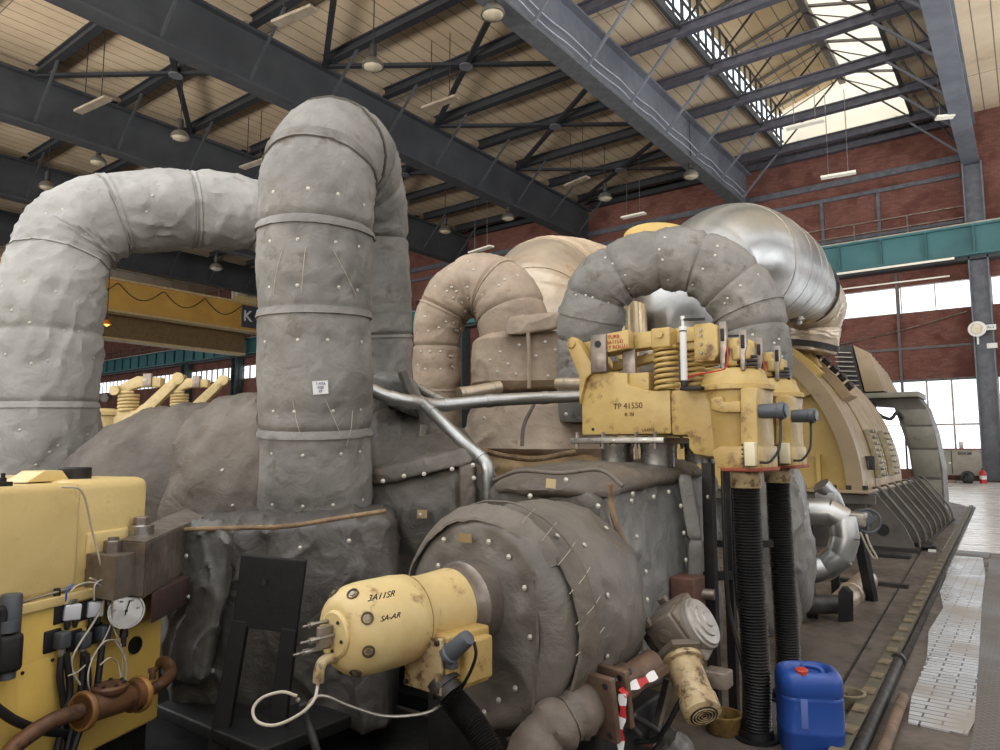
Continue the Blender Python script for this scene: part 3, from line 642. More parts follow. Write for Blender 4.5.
# lacing wires between pins
for q0,q1,o0,o1 in ((.30,.25,-30,-42),(.30,.25,-5,-12),(.30,.25,20,48),(.14,.10,-20,-10),(.14,.10,10,28),(.13,.09,40,30)):
    a_,n_=TU.facing(q0,o0); b_,m_=TU.facing(q1,o1); obj('lacing_wire',wire([a_+n_*.006,(a_+b_)/2+n_*.02,b_+m_*.006],.0015,5,10),wire_w,t)
# paper label on the pipe
p,n=TU.facing(.155,8); r=V((0,0,1)).cross(n).normalized(); u=n.cross(r)
lab=obj('paper_label',bar(p-r*.042+n*.008-u*.004,p+r*.042+n*.008+u*.004,.075,.003,up=n),white_m,t,False,label='small white paper label with blue writing')
ink=mat('blue_ink',(60,60,130),(50,50,120),.6)
for i,sx in enumerate(('5 ATA','5/20','37')): text('label_writing',sx,.02,p+n*.0115+u*(.022-.022*i),r,u,ink,lab)

# --- left arch pipe
TL=Tube([P(44,640,5.5)-V((0,0,.0)),P(45,520,5.5),P(47,420,5.5),P(50,340,5.55),P(54,290,5.6),P(68,243,5.75),P(103,218,5.9),P(150,211,6.1),P(205,211,6.35),P(258,217,6.6),P(296,238,6.8),P(320,290,6.9),P(322,400,6.9)],[.345,.345,.35,.35,.35,.345,.33,.325,.32,.315,.31,.31,.31],seams=(.07,.17,.27,.35,.44,.53,.62,.7,.8),wr=.019,puff=.022,seg=84,seed=11,wscale=2.6)
t=pipe_thing('insulated_arch_pipe','pale grey quilted pipe arching in from the left edge behind the tall pipe',TL,cloth_pale,(.07,.17,.27,.44,.53,.62),(.04,.11,.14,.21,.24,.31,.36,.40,.48,.57),bandmat=cloth_pale,offs=(-50,-18,15,48))

# --- draped quilt hill over the casing flange, two pieces
t=thing('casing_blanket','large sagging brown-grey blanket hill over the casing between the left and tall pipes','blanket',P(190,500,4.9))
obj('cover',blob_bm(P(205,520,5.0)+V((0,0,-.05)),1.02,.62,.86,rot=TH,e=2.3,n=110,wr=.028,seed=5,ws=2.6,folds=.006),cloth_umber,t)
obj('cover',blob_bm(P(262,520,4.75),.62,.55,.82,rot=TH,e=2.5,n=100,wr=.034,seed=8,ws=3.2,folds=.008),mat('mid_brown_blanket',(120,110,96),(92,84,74),.58,0,1.8,.65,7,(90,72,54),.6,fine=.25,fscale=220),t)
pins(t,[(P(x,y,d),(V((.35,-.8,.5)))) for x,y,d in ((192,492,4.3),(207,512,4.25),(232,505,4.2),(222,470,4.27),(240,440,4.35))])
# fold where two blankets meet
obj('edge_roll',wire([P(182,492,4.42),P(182,470,4.44),P(196,450,4.42),P(214,432,4.42),P(232,418,4.46),P(254,404,4.55)],.016,10,60),cloth_dark,t)

# --- wrapped block under the tall pipe
FL=P(168,532,3.85); FR=P(392,514,3.85)
def col(p,z): return V((p.x,p.y,z))
fl=P(172,600,3.62); fr=P(392,600,3.62); bl=P(168,560,4.7); br=P(392,560,4.9)
DIMS[:]=[P(x,y,3.52) for x,y in ((263,580),(300,548),(349,541),(212,671),(298,700),(350,590),(330,640),(240,600))]
t=thing('pipe_foot_blanket','rumpled dark grey blanket box wrapped round the foot of the tall pipe','blanket',P(280,700,4))
obj('cover',quilt_bm([col(fl,.24),col(fr,.12),col(br,.2),col(bl,.3),col(fl+V((.03,.06,0)),1.13),col(fr,1.19),col(br,1.19),col(bl,1.14)],n=(110,30,80),rnd=.09,puff=.035,wr=.022,seed=21,ws=3.0,folds=.016),mat('soot_grey_blanket',(88,84,78),(66,63,58),.5,0,1.8,.7,7,(104,88,70),.62,fine=.3,fscale=220),t)  # dirty cloth, its colour darkened further to hold the low shade
edge=[P(172,531,3.60),P(200,529,3.54),P(240,528,3.55),P(290,526,3.56),P(340,518,3.58),P(386,511,3.62)]
DIMS[:]=[]
obj('frayed_hem',wire(edge,.012,8,80),frayed,t)
obj('frayed_hem',wire([P(172,531,3.58),P(166,560,3.52),P(163,590,3.50),P(161,612,3.50)],.01,8,40),frayed,t)
side=quilt_bm([col(P(163,640,3.56),.45),col(P(206,640,3.44),.42),col(P(210,600,3.65),.42),col(P(165,600,3.8),.45),col(P(172,640,3.58),1.12),col(P(226,640,3.44),1.12),col(P(226,600,3.65),1.12),col(P(172,600,3.85),1.12)],n=(30,10,44),rnd=.2,puff=.08,wr=.02,seed=33,ws=4.5,folds=.006)
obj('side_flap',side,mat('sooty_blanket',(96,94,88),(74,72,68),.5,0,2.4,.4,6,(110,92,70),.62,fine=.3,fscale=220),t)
pins(t,[(P(x,y,d),n_) for x,y,d,n_ in ((186,556,3.47,V((.1,-1,.1))),(188,597,3.46,V((.1,-1,0))),(263,580,3.46,V((.5,-.85,0))),(300,548,3.48,V((.5,-.85,0))),(349,541,3.5,V((.5,-.85,0))),(212,671,3.48,V((.5,-.85,0))),(298,700,3.44,V((.5,-.85,0))),(350,590,3.46,V((.5,-.85,0))))])
# black stand leaning before the block
t=thing('black_stand','black steel plate stand with two splayed legs leaning before the wrapped block','stand',P(260,745,3.3))
f=bmesh.new(); pa=[P(241,555,3.3),P(306,561,3.3),P(296,634,3.28),P(232,626,3.28)]; nrm=(pa[1]-pa[0]).cross(pa[3]-pa[0]).normalized(); prism(pa,nrm*.03,f,bevel=.004); obj('top_plate',f,black,t,False)
for q in ([P(232,620,3.28),P(247,622,3.28),P(222,770,3.22),P(203,770,3.22)],[P(281,628,3.28),P(296,630,3.28),P(280,770,3.22),P(262,770,3.22)]):
    f=bmesh.new(); prism(q,nrm*.05,f,bevel=.004); obj('leg',f,black,t,False)
obj('bolt',lathe(P(264,582,3.27),nrm*-1,[(0,.012),(.01,.012)],6),iron,t,False)

# --- mid casing blankets behind (right of the tall pipe)
t=thing('casing_blanket','dark brown blanket slope and hanging flap between the tall pipe and thin steel pipes','blanket',P(430,560,4.8))
a=[P(372,600,4.35),P(502,600,4.3),P(505,560,5.4),P(372,560,5.6)]
tp=[P(368,474,4.4),P(496,470,4.32),P(470,430,5.4),P(372,398,5.6)]
obj('cover',quilt_bm([col(a[0],.3),col(a[1],.3),col(a[2],.3),col(a[3],.3)]+tp,n=(60,40,46),rnd=.14,puff=.035,wr=.026,seed=41,ws=2.6,folds=.005),cloth_dark,t)
obj('flap',quilt_bm([P(375,486,4.3),P(476,462,4.26),P(476,458,4.36),P(375,480,4.4),P(374,470,4.3),P(470,448,4.3),P(470,446,4.4),P(374,466,4.42)],n=(50,6,10),rnd=.3,puff=.02,wr=.008,seed=43),cloth_dark,t)
obj('flap',quilt_bm([P(462,560,4.24),P(478,560,4.24),P(480,556,4.34),P(462,556,4.36),P(459,462,4.27),P(474,464,4.26),P(476,460,4.36),P(459,458,4.38)],n=(8,6,40),rnd=.3,puff=.02,wr=.006,seed=44),cloth_umber,t)
pins(t,[(P(x,y,d),V((.5,-.85,.05))) for x,y,d in ((383,481,4.24),(404,476,4.24),(424,474,4.24),(452,469,4.22),(473,465,4.2),(420,515,4.22),(474,478,4.2))],1.2)
obj('brass_tag',bar(P(417,514,4.22),P(427,514,4.22),.05,.003,up=(P(417,514,4.2)-EYE)),brass,t,False,label='small brass tag')
t2=thing('small_blanket_wrap','grey strip blanket wrapped round a flange right of the tall pipe foot','blanket',P(405,400,5.2))
obj('wrap',quilt_bm([P(378,400,5.1),P(424,420,5.0),P(424,416,5.4),P(380,398,5.5),P(374,374,5.1),P(412,378,5.0),P(414,378,5.4),P(376,372,5.5)],n=(24,14,18),rnd=.4,puff=.05,wr=.012,seed=47,ws=5),cloth_steel,t2)
obj('strap',wire([P(402,372,4.98),P(410,392,4.96),P(423,412,4.97),P(426,440,4.95)],.035,8,30),cloth_dark,t2)
obj('strap',wire([P(424,425,4.9),P(421,448,4.9)],.025,8,10),galv_dull,t2)

# --- thin sheet-metal clad pipes
def clad(name,label,pts,r,rings=(),m=galv,seg=28):
    T=Tube(pts,r,wr=0,seg=seg,n=70); t=thing(name,label,'pipe',T.cen[0]); obj('cladding',T.bm(caps=True),m,t)
    for q in rings:
        i=int(q*T.n); obj('joint_ring',T.bm(max(0,i-1),min(T.n,i+1),.004,False),m,t)
    return t
clad('clad_pipe','horizontal bright metal clad pipe running from the tall pipe to the yellow valve gear',[P(366,387,4.45),P(386,396,4.5),P(408,401,4.55),P(440,405,4.7),P(500,400,4.85),P(585,396,5.1)],.043,(.12,.2,.28,.36,.55,.8),galv)
clad('clad_pipe','bright metal clad pipe slanting down to the casing and turning down at an elbow',[P(421,402,4.62),P(440,420,4.5),P(465,444,4.36),P(482,458,4.26),P(488,470,4.22),P(489,500,4.22),P(489,540,4.24)],.04,(.1,.55,.62,.68,.76),galv)
clad('clad_pipe','short capped pale metal pipe stub above the horizontal clad pipe',[P(459,394,5.6),P(478,391,5.7),P(500,387,5.8)],.052,(.1,.85),galv_pale)
clad('clad_pipe','short pale metal pipe stub beside the yellow valve arm',[P(558,384,5.7),P(572,384,5.6),P(590,384,5.5)],.05,(.3,),galv_pale)
clad('clad_pipe','pale clad pipe slanting behind the horizontal pipe to the small arch pipe',[P(418,388,5.4),P(440,400,5.3),P(452,406,5.25)],.035,(.5,),galv_dull)

# --- middle group: small arch pipe, manifold, crown elbow
TM=Tube([P(437,440,7.3),P(437,400,7.3),P(437,340,7.3),P(441,318,7.3),P(455,296,7.3),P(478,286,7.25),P(500,295,7.15),P(512,318,7.05),P(516,350,7.0)],[.235,.235,.235,.25,.28,.32,.34,.34,.33],seams=(.2,.36,.5,.62,.74,.86),wr=.009,puff=.014,seg=56,seed=17)
pipe_thing('insulated_arch_pipe','small brown-dusted arch pipe in the middle distance curving into the brown manifold',TM,cloth_brown,(.2,.5,.74),(.14,.28,.33,.42,.46,.56,.6,.68,.8),psize=1.25,offs=(-55,-25,5,35,60),bw=.05)
TE=Tube([P(538,390,7.4),P(538,340,7.5),P(539,306,7.7),P(550,292,8.2),P(588,292,9.4),P(650,310,11.5)],[.46,.50,.56,.62,.62,.58],seams=(.16,.28,.4,.52,.66,.8),wr=.008,puff=.012,seg=64,seed=23)
t=thing('crown_elbow_pipe','large pale clad elbow with bright metal throat rising behind the brown manifold','pipe',TE.cen[0])
i1=int(TE.n*.26); i2=int(TE.n*.36)
obj('metal_throat',TE.bm(0,i1,.0),galv_pale,t,label='bright sheet metal throat'); obj('upper_jacket',TE.bm(i1,TE.n,.01),mat('cream_blanket',(208,188,160),(186,164,136),.5,0,2.5,.4,8,(150,122,92),.62),t)
for q in (.1,.18,.26): obj('joint_ring',TE.band(q,.03,.008),galv_pale,t)
for q in (.4,.52,.66): obj('seam_band',TE.band(q,.04,.016),MATS['cream_blanket'],t)
def ringpts(c,r,n): pass
def drum(name,label,c,rx,ry,z0,z1,m,seed,taper=1.0,wr=.02,folds=0,rot=TH,e=3.2):
    """short upright wrapped drum"""
    bm=bmesh.new(); n=96; k=40; rings=[]; R=Matrix.Rotation(rot,3,'Z')
    for i in range(k+1):
        u=i/k; z=z0+(z1-z0)*u; s=(1-(1-taper)*u)*(1-.16*max(0,abs(2*u-1)-.75)/.25*(abs(2*u-1)))
        ring=[]
        for a in range(n):
            q=2*PI*a/n; x=math.copysign(abs(math.cos(q))**(2/e),math.cos(q)); y=math.copysign(abs(math.sin(q))**(2/e),math.sin(q))
            ring.append(bm.verts.new(V((c.x,c.y,z))+R@V((x*rx*s,y*ry*s,0))))
        rings.append(ring)
    for a,b in zip(rings,rings[1:]):
        for j in range(n): bm.faces.new((a[j],a[(j+1)%n],b[(j+1)%n],b[j]))
    bm.faces.new(rings[0][::-1]); bm.faces.new(rings[-1]); crumple(bm,wr,2.6,seed,folds); return bm
cD=P(532,360,7.0); z_=lambda px,py,d: P(px,py,d).z
t=thing('manifold_blanket','brown quilted manifold drum studded with pins below the crown elbow','blanket',cD)
obj('upper_wrap',drum('','',cD,.60,.55,z_(532,388,6.5),z_(532,330,6.5),cloth_brown,51,.96,.018,.003),cloth_brown,t)
obj('overlap_flap',quilt_bm([P(505,336,6.35),P(563,328,6.4),P(563,326,6.55),P(505,334,6.5),P(510,318,6.42),P(560,312,6.42),P(560,312,6.6),P(510,318,6.6)],n=(30,6,14),rnd=.3,puff=.03,wr=.012,seed=52,ws=4),cloth_brown,t)
obj('vertical_seam',wire([P(528,332,6.36),P(529,360,6.34),P(529,388,6.36)],.018,8,20),cloth_brown,t)
pins(t,[(P(x,y,6.4),V((.3,-.9,.1))) for x,y in ((500,352),(497,372),(519,345),(545,342),(560,366),(548,376),(516,374),(508,364),(536,356),(490,360),(555,350),(570,380))],1.3)
cE=P(535,420,6.5)
t=thing('manifold_blanket','wider stained brown blanket skirt below the horizontal clad pipe','blanket',cE)
obj('lower_wrap',drum('','',cE,.72,.6,z_(535,456,5.9),z_(535,398,6.1),cloth_brown,57,.76,.028,.004),cloth_brown,t)
obj('frayed_hem',wire([P(470,446,5.72),P(500,455,5.66),P(535,459,5.64),P(575,452,5.7)],.022,8,50),frayed,t)
obj('vertical_seam',wire([P(534,404,5.76),P(524,425,5.7),P(522,446,5.66)],.016,8,20),cloth_umber,t)
pins(t,[(P(484,418,5.68),V((.3,-.9,.2))),(P(566,414,5.7),V((.3,-.9,.2)))],1.3)
tag(obj('lower_casing',drum('','',P(540,470,6.5),.72,.66,.5,z_(540,452,5.9),frayed,59,.98,.01),mat('ochre_casing',(170,140,96),(120,98,72),.7,0,6,.4,20)),'ochre dusty casing ring under the brown blanket skirt','casing')

# --- central arch pipe
TC=Tube([P(590,420,6.0),P(588,360,6.0),P(590,325,5.95),P(600,290,5.9),P(616,275,5.85),P(638,265,5.8),P(662,260,5.75),P(684,260,5.7),P(706,266,5.65),P(728,282,5.6),P(747,308,5.55),P(756,345,5.5),P(757,400,5.5),P(760,500,5.5)],[.25,.25,.255,.25,.24,.235,.235,.24,.25,.26,.255,.24,.235,.24],seams=(.17,.26,.33,.41,.49,.57,.67,.8),wr=.011,puff=.015,seg=72,seed=29)
pipe_thing('insulated_arch_pipe','dark grey segmented arch pipe rising behind the yellow valve gear',TC,cloth,(.22,.63),(.18,.26,.34,.43,.51,.59,.7,.74,.82),bw=.05,offs=(-50,-20,10,40))
t=thing('pipe_foot_blanket','folded grey blanket skirt at the foot of the segmented arch pipe','blanket',P(795,600,5.4))
obj('skirt',quilt_bm([P(748,640,5.0),P(802,632,5.1),P(808,600,5.9),P(770,600,5.9),P(748,478,5.1),P(796,476,5.2),P(802,474,5.9),P(765,476,5.9)],n=(40,26,70),rnd=.2,puff=.07,wr=.03,seed=63,ws=2.6,folds=.014),cloth_steel,t)
obj('skirt_lobe',blob_bm(P(790,560,5.35),.16,.22,.42,e=2.4,n=60,wr=.02,seed=66,ws=4,folds=.01),cloth_steel,t)
pins(t,[(P(786,500,5.08),V((.4,-.9,0)))])

# --- big bright crossover pipe
TB=Tube([P(688,420,7.4),P(688,350,7.4),P(692,305,7.4),P(712,272,7.5),P(740,262,7.8),P(772,272,9.0),P(790,282,10.2),P(803,291,11.4)],[.54,.55,.57,.60,.63,.62,.56,.50],seams=(.25,.33,.43,.53,.63,.73,.83,.92),wr=0,puff=0,groove=.004,seg=72)
t=thing('crossover_pipe','huge bright sheet-metal clad pipe bending over at upper right','pipe',TB.cen[0])
obj('cladding',TB.bm(),galv,t)
for q in (.33,.43,.53,.63,.73,.83,.92): obj('joint_ring',TB.bm(int(q*TB.n),int(q*TB.n)+1,.004,False),galv_dull,t)
obj('end_ring',TB.band(.985,.1,.05),iron,t,label='dark clamp ring at the far end')
p,n=TB.facing(.68,42); obj('inspection_cap',lathe(p,n,[(0,.09),(.05,.1),(.06,.06),(.1,.05)],24),galv_dull,t)
TB2=Tube([P(800,292,11.3),P(812,304,11.8),P(812,325,11.9),P(808,352,11.9)],[.5,.5,.44,.40],seams=(.4,.7),wr=.02,puff=.02,seg=48,seed=71)
t=thing('crossover_end_elbow','crumpled silvery wrapped elbow hanging at the far end of the bright pipe','pipe',TB2.cen[0]); obj('wrap',TB2.bm(),galv_pale,t); obj('collar',TB2.band(.95,.12,.03),iron,t)
t=thing('pleated_bellows','pleated cream metal bellows behind the left foot of the segmented arch pipe','bellows',P(620,330,6.7))
q=P(612,400,6.9); prof=[(0,.32)]+[(1.1+i*.035,.30+.022*(i%2)) for i in range(0,26)]+[(2.05,.1)]
bmx=bmesh.new(); n_=72; r0=[];r1=[]; 
for k in range(n_): a_=2*PI*k/n_; rr=.40+.014*(k%2); r0.append(bmx.verts.new((q.x+rr*math.cos(a_),q.y+rr*math.sin(a_),.9))); r1.append(bmx.verts.new((q.x+rr*.84*math.cos(a_),q.y+rr*.84*math.sin(a_),P(620,305,6.9).z)))
for k in range(n_): bmx.faces.new((r0[k],r0[(k+1)%n_],r1[(k+1)%n_],r1[k]))
bmx.faces.new(r1); bmx.faces.new(r0[::-1]); obj('pleats',bmx,mat('cream_metal',(190,172,140),(166,146,112),.35,.6,3),t,angle=5)
t=thing('yellow_flange_disc','pale yellow flange disc edge showing above the segmented arch pipe','flange',P(656,230,9))
q=P(658,268,9.2); obj('disc',lathe(q,(.05,.2,1),[(0,.50),(.40,.49),(.42,.46),(.44,.0)],48),yel_gen,t); obj('bolt_hole',lathe(P(674,228,8.68),(0,-1,0),[(0,.02),(.01,.02)],12),black,t)

# --- block blanket at right behind the barrel valve
DIMS[:]=[P(x,y,d+.06) for x,y,d in ((632,501,3.42),(633,494,3.42),(654,497,3.58),(669,492,3.7),(681,506,3.78),(637,537,3.42),(684,533,3.78),(646,572,3.46),(686,560,3.8),(708,497,4.05),(660,540,3.6))]
t=thing('valve_chest_blanket','big grey quilted valve chest cover under the yellow valve gear','blanket',(-1.9,3.9,.1))
obj('cover',quilt_bm([(-2.4,3.2,.30),(-1.70,3.2,.30),(-1.70,4.75,.22),(-2.4,4.75,.3),(-2.40,3.2,1.36),(-1.72,3.2,1.36),(-1.72,4.75,1.40),(-2.4,4.75,1.42)],n=(60,80,60),rnd=.14,puff=.055,wr=.024,seed=81,ws=2.4,folds=.004),cloth_steel,t)
DIMS[:]=[]
obj('top_pad',quilt_bm([(-2.42,3.1,1.30),(-1.70,3.1,1.30),(-1.72,4.6,1.38),(-2.4,4.6,1.4),(-2.38,3.16,1.42),(-1.76,3.16,1.42),(-1.78,4.5,1.46),(-2.36,4.5,1.48)],n=(50,60,10),rnd=.3,puff=.10,wr=.016,seed=83,ws=3),cloth_umber,t)
obj('front_flap',quilt_bm([(-2.36,3.08,.95),(-1.72,3.08,.95),(-1.74,3.16,.95),(-2.36,3.16,.95),(-2.38,3.06,1.36),(-1.72,3.06,1.34),(-1.74,3.2,1.34),(-2.38,3.2,1.36)],n=(50,6,30),rnd=.3,puff=.06,wr=.016,seed=84,ws=3),cloth_dark,t)
obj('frayed_hem',wire([P(610,484,3.36),P(612,510,3.36),P(620,535,3.34),P(633,565,3.33),P(637,600,3.33),P(640,650,3.33)],.016,8,60),frayed,t)
obj('hem_roll',wire([P(494,480,3.75),P(520,471,3.6),P(560,473,3.45),P(600,470,3.36),P(623,486,3.28)],.011,10,60),cloth_umber,t)
f=bmesh.new()
for q0,q1 in (((684,476,4.05),(694,540,4.0)),((694,540,4.0),(694,600,4.0))): join(f,quilt_bm([P(q1[0]-6,q1[1],q1[2]),P(q1[0]+8,q1[1],q1[2]),P(q1[0]+8,q1[1],q1[2]+.1),P(q1[0]-6,q1[1],q1[2]+.1),P(q0[0]-6,q0[1],q0[2]),P(q0[0]+8,q0[1],q0[2]),P(q0[0]+8,q0[1],q0[2]+.1),P(q0[0]-6,q0[1],q0[2]+.1)],n=(6,4,20),rnd=.3,puff=.02,wr=.004))
obj('strap',f,cloth,t)
pins(t,[(P(x,y,d),V((1,-.15,0))) for x,y,d in ((632,501,3.42),(633,494,3.42),(654,497,3.58),(669,492,3.7),(681,506,3.78),(637,537,3.42),(684,533,3.78),(646,572,3.46),(686,560,3.8),(708,497,4.05))]+[(P(x,y,3.3),V((0,-1,0))) for x,y in ((566,480),(598,506),(530,496))],1.1)
obj('brass_tag',bar(P(546,483,3.42),P(556,484,3.41),.045,.003,up=(P(550,484,3.4)-EYE)),brass,t,False,label='small brass tag')
tag(obj('rusty_bracket',bb(-1.66,-1.52,3.78,3.95,.62,.84,bevel=.01),mat('rust_red',(108,76,62),(78,56,48),.7,.2,6)),'rusty square bracket jutting from the grey valve chest cover','bracket')

# --- barrel valve
BC=V((-1.84,2.28,.855)); bd=V((.06,1,0)).normalized()
t=thing('barrel_valve','round barrel-shaped insulated valve with flat front face, centre foreground','valve',BC-V((0,0,.45)))
x,y,z=basis(bd)
BP=[(BC+V((a_,-.010,b_)),V((0,-1,0))) for a_,b_ in ((-.17,.31),(.07,.32),(.17,.27),(.245,.16),(.27,-.02),(.12,-.28),(.2,-.22),(.05,-.34),(-.2,.2))]+[(BC+z*t_+V((math.cos(a_),0,math.sin(a_)))*.45,V((math.cos(a_),0,math.sin(a_)))) for t_,a_ in ((.3,.75),(.3,.25),(.3,-.3),(.55,.9),(.6,.1),(.28,-.8),(.18,.9),(.7,-.2))]
DIMS[:]=[p for p,v in BP]
def barrel():
    bm=bmesh.new(); n=110; x,y,z=basis(bd); prof=[(0.0,.0),(0,.2),(.0,.33),(.012,.385),(.04,.42),(.09,.437),(.2,.445),(.35,.452),(.5,.455),(.65,.45),(.78,.43),(.84,.38)]
    prof=[(q_*.82,r_*.985) for q_,r_ in prof]; fine_=[]
    for (t0,r0),(t1,r1) in zip(prof,prof[1:]):
        m=max(2,int(math.hypot(t1-t0,r1-r0)/.018))
        for i in range(m): fine_.append((t0+(t1-t0)*i/m,r0+(r1-r0)*i/m))
    fine_.append(prof[-1]); rings=[]
    for t_,r in fine_:
        if r<1e-4: rings.append([bm.verts.new(BC)]); continue
        rings.append([bm.verts.new(BC+z*t_+(x*math.cos(2*PI*k/n)+y*math.sin(2*PI*k/n))*r) for k in range(n)])
    for a,b in zip(rings,rings[1:]):
        for k in range(n):
            j=(k+1)%n
            if len(a)==1: bm.faces.new((a[0],b[k],b[j]))
            else: bm.faces.new((a[k],a[j],b[j],b[k]))
    crumple(bm,.012,3,91,.0015); return bm
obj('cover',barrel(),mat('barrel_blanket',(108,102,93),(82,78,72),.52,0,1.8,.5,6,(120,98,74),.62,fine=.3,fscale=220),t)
x,y,z=basis(bd)
def arc_pts(r,t_,a0,a1,n=30,wob=.004): return [BC+z*t_+(V((1,0,0))*math.cos(math.radians(a0+(a1-a0)*i/n))+V((0,0,1))*math.sin(math.radians(a0+(a1-a0)*i/n)))*(r+random.uniform(-wob,wob)) for i in range(n+1)]
def strip(pts_a,pts_b,th=.01):
    bm=bmesh.new(); A=[]; 
    for a_,b_ in zip(pts_a,pts_b):
        n=(b_-BC).normalized()*th; A.append([bm.verts.new(a_),bm.verts.new(b_),bm.verts.new(b_+n),bm.verts.new(a_+n)])
    for p_,q_ in zip(A,A[1:]):
        for k in range(4): bm.faces.new((p_[k],p_[(k+1)%4],q_[(k+1)%4],q_[k]))
    bm.faces.new(A[0]); bm.faces.new(A[-1][::-1]); return bm
obj('rim_band',strip(arc_pts(.40,.012,35,175),arc_pts(.452,.075,35,175),.012),cloth_umber,t)
obj('rim_band',strip(arc_pts(.452,.05,38,-75),arc_pts(.462,.15,38,-75),.012),cloth_umber,t)
obj('seam_cord',wire(arc_pts(.47,.15,160,-70,30,.002),.005,6,100),cloth_umber,t)
obj('face_seam',wire([BC+V((.30,-.012,.2)),BC+V((.315,-.014,0)),BC+V((.29,-.012,-.28))],.007,6,30),cloth_umber,t)
obj('brass_tag',bar(BC+V((-.07,-.02,.33)),BC+V((.0,-.02,.33)),.035,.003,up=(0,-1,0)),brass,t,False,label='rectangular brass tag on the barrel face')
DIMS[:]=[]; pins(t,[(p-v*.011,v) for p,v in BP],1.0)
for k in range(6):
    a_=math.radians(62-k*14); p0=BC+z*.03+V((math.cos(a_),0,math.sin(a_)))*.455; p1=BC+z*.2+V((math.cos(a_+.16),0,math.sin(a_+.16)))*.468; obj('lacing_wire',wire([p0,(p0+p1)/2+V((math.cos(a_),0,math.sin(a_)))*.01,p1],.0012,5,8),wire_w,t)
tag(obj('valve_pedestal',bb(-2.3,-1.4,2.5,3.1,0,.46,bevel=.02),black),'black support block under the barrel valve','support')

# --- yellow servo motor on the barrel
AX0=P(336,634,2.36); AX1=P(470,602,2.84); ad=(AX1-AX0); aL=ad.length; ad.normalize()
t=thing('yellow_servo_motor','round-ended yellow servo motor bolted to the barrel valve face','servo motor',AX0-V((0,0,.2)))
obj('housing',lathe(AX0,ad,[(0,.0),(.0,.085),(.004,.10),(.02,.125),(.045,.142),(.07,.151),(.11,.156),(.25,.158),(.30,.153),(.305,.150),(.33,.143),(.38,.139),(.44,.142),(.52,.148),(.55,.148)],72),yel_pale,t,angle=30)
obj('parting_line',lathe(AX0+ad*.300,ad,[(0,.1515),(.003,.1545),(.006,.151)],72),mat('groove_dirt',(120,92,48),None,.7),t)
obj('adapter_ring',lathe(AX0+ad*.53,ad,[(0,.15),(.02,.153),(.05,.157),(.06,.166),(aL-.49,.166)],60),steel_worn,t)
obj('end_boss',lathe(AX0-ad*.012,ad,[(0,.0),(0,.070),(.006,.077),(.02,.078)],40),yel_pale,t)
ax,ay,az=basis(ad)
for k in range(8):
    a_=2*PI*k/8+.3; rr=.130; p=AX0+ad*.045+(ax*math.cos(a_)+ay*math.sin(a_))*rr; dr=(ax*math.cos(a_)+ay*math.sin(a_))
    w_=obj('bolt_pocket',lathe(p-ad*.004,(dr*.9-ad*.8).normalized(),[(-.01,.021),(.0125,.021),(.0128,.016),(.004,.014),(.004,0)],20),mat('pocket_shade',(74,58,34),(60,46,28),.6),t)
    obj('bolt',lathe(p-ad*.004,(dr*.9-ad*.8).normalized(),[(-.005,.010),(.014,.010)],6),steel_worn,w_,False)
for k in range(5): a_=2*PI*k/5+.9; p=AX0-ad*.014+(ax*math.cos(a_)+ay*math.sin(a_))*.052; obj('screw',lathe(p,-ad,[(0,.006),(.004,.006)],8),iron,t)
for o_,l_,h_ in ((.03,.10,.03),(-.006,.13,.0),(.016,.14,-.03)):
    p=AX0+ax*o_+ay*h_*1.3-ad*.01; obj('feedback_rod',lathe(p,-ad,[(0,.007),(l_*.6,.007),(l_*.6,.010),(l_*.75,.010),(l_*.75,.004),(l_,.004)],12),steel,t)
obj('rod_clamp',B(AX0-ad*.045,(.02,.055,.07),Matrix.Identity(4),bevel=.004),steel_worn,t)
p=AX0+V((0,0,-.075))-ad*.01; obj('cable_elbow',wire([p+ad*.02,p-ad*.03,p-ad*.05+V((0,0,-.02)),p-ad*.055+V((0,0,-.065))],.018,14,30),cream_dirty,t)
# valve block under the housing
vc=P(450,654,2.60)
R3=Matrix((ax,ay,az)).transposed().to_4x4(); R3.translation=vc
fxs=bmesh.new(); box(fxs,(0,0,0),(.20,.20,.22),R3,bevel=.012); box(fxs,(-.09,0,.02),(.09,.15,.14),R3,bevel=.012); obj('control_block',fxs,yel_dirty,t)
f=bmesh.new(); box(f,(0,.0,-.13),(.19,.19,.015),R3,bevel=.004); obj('block_plate',f,cream_dirty,t)
for sx in (-1,1):
    for sy in (-1,1): obj('block_bolt',lathe(R3@V((sx*.08,sy*.08,-.137)),R3.to_3x3()@V((0,0,-1)),[(0,.009),(.012,.009)],6),iron,t,False)
# grey transducer
sp=P(450,652,2.5); sd=(P(474,634,2.5)-sp).normalized(); obj('transducer',lathe(P(448,655,2.46),(P(472,634,2.41)-P(448,655,2.46)),[(0,.038),(.015,.038),(.02,.032),(.10,.030),(.115,.026),(.118,.018)],28),bluegrey,t)
obj('transducer_foot',B(P(447,655,2.47),(.085,.03,.085),bevel=.006),bluegrey,t)
obj('transducer_cable',wire([P(474,642,2.42),P(476,654,2.42),P(472,668,2.44),P(466,680,2.46),P(460,690,2.5)],.006,8,30),rubber,t)
obj('hose_flange',lathe(P(440,678,2.50),P(454,698,2.46)-P(440,678,2.50),[(0,.055),(.02,.055),(.02,.062),(.04,.062),(.04,.05),(.07,.048)],24),iron,t)
text('stencil','3A11SR',.034,P(382,596,2.23)+V((0,0,.0)),ad,V((0,0,1))-ad*.0+V((.45,-.45,0)),iron,t); text('stencil','SA-AR',.03,P(391,617,2.23),ad,V((0,0,1))+V((.45,-.45,0)),iron,t)
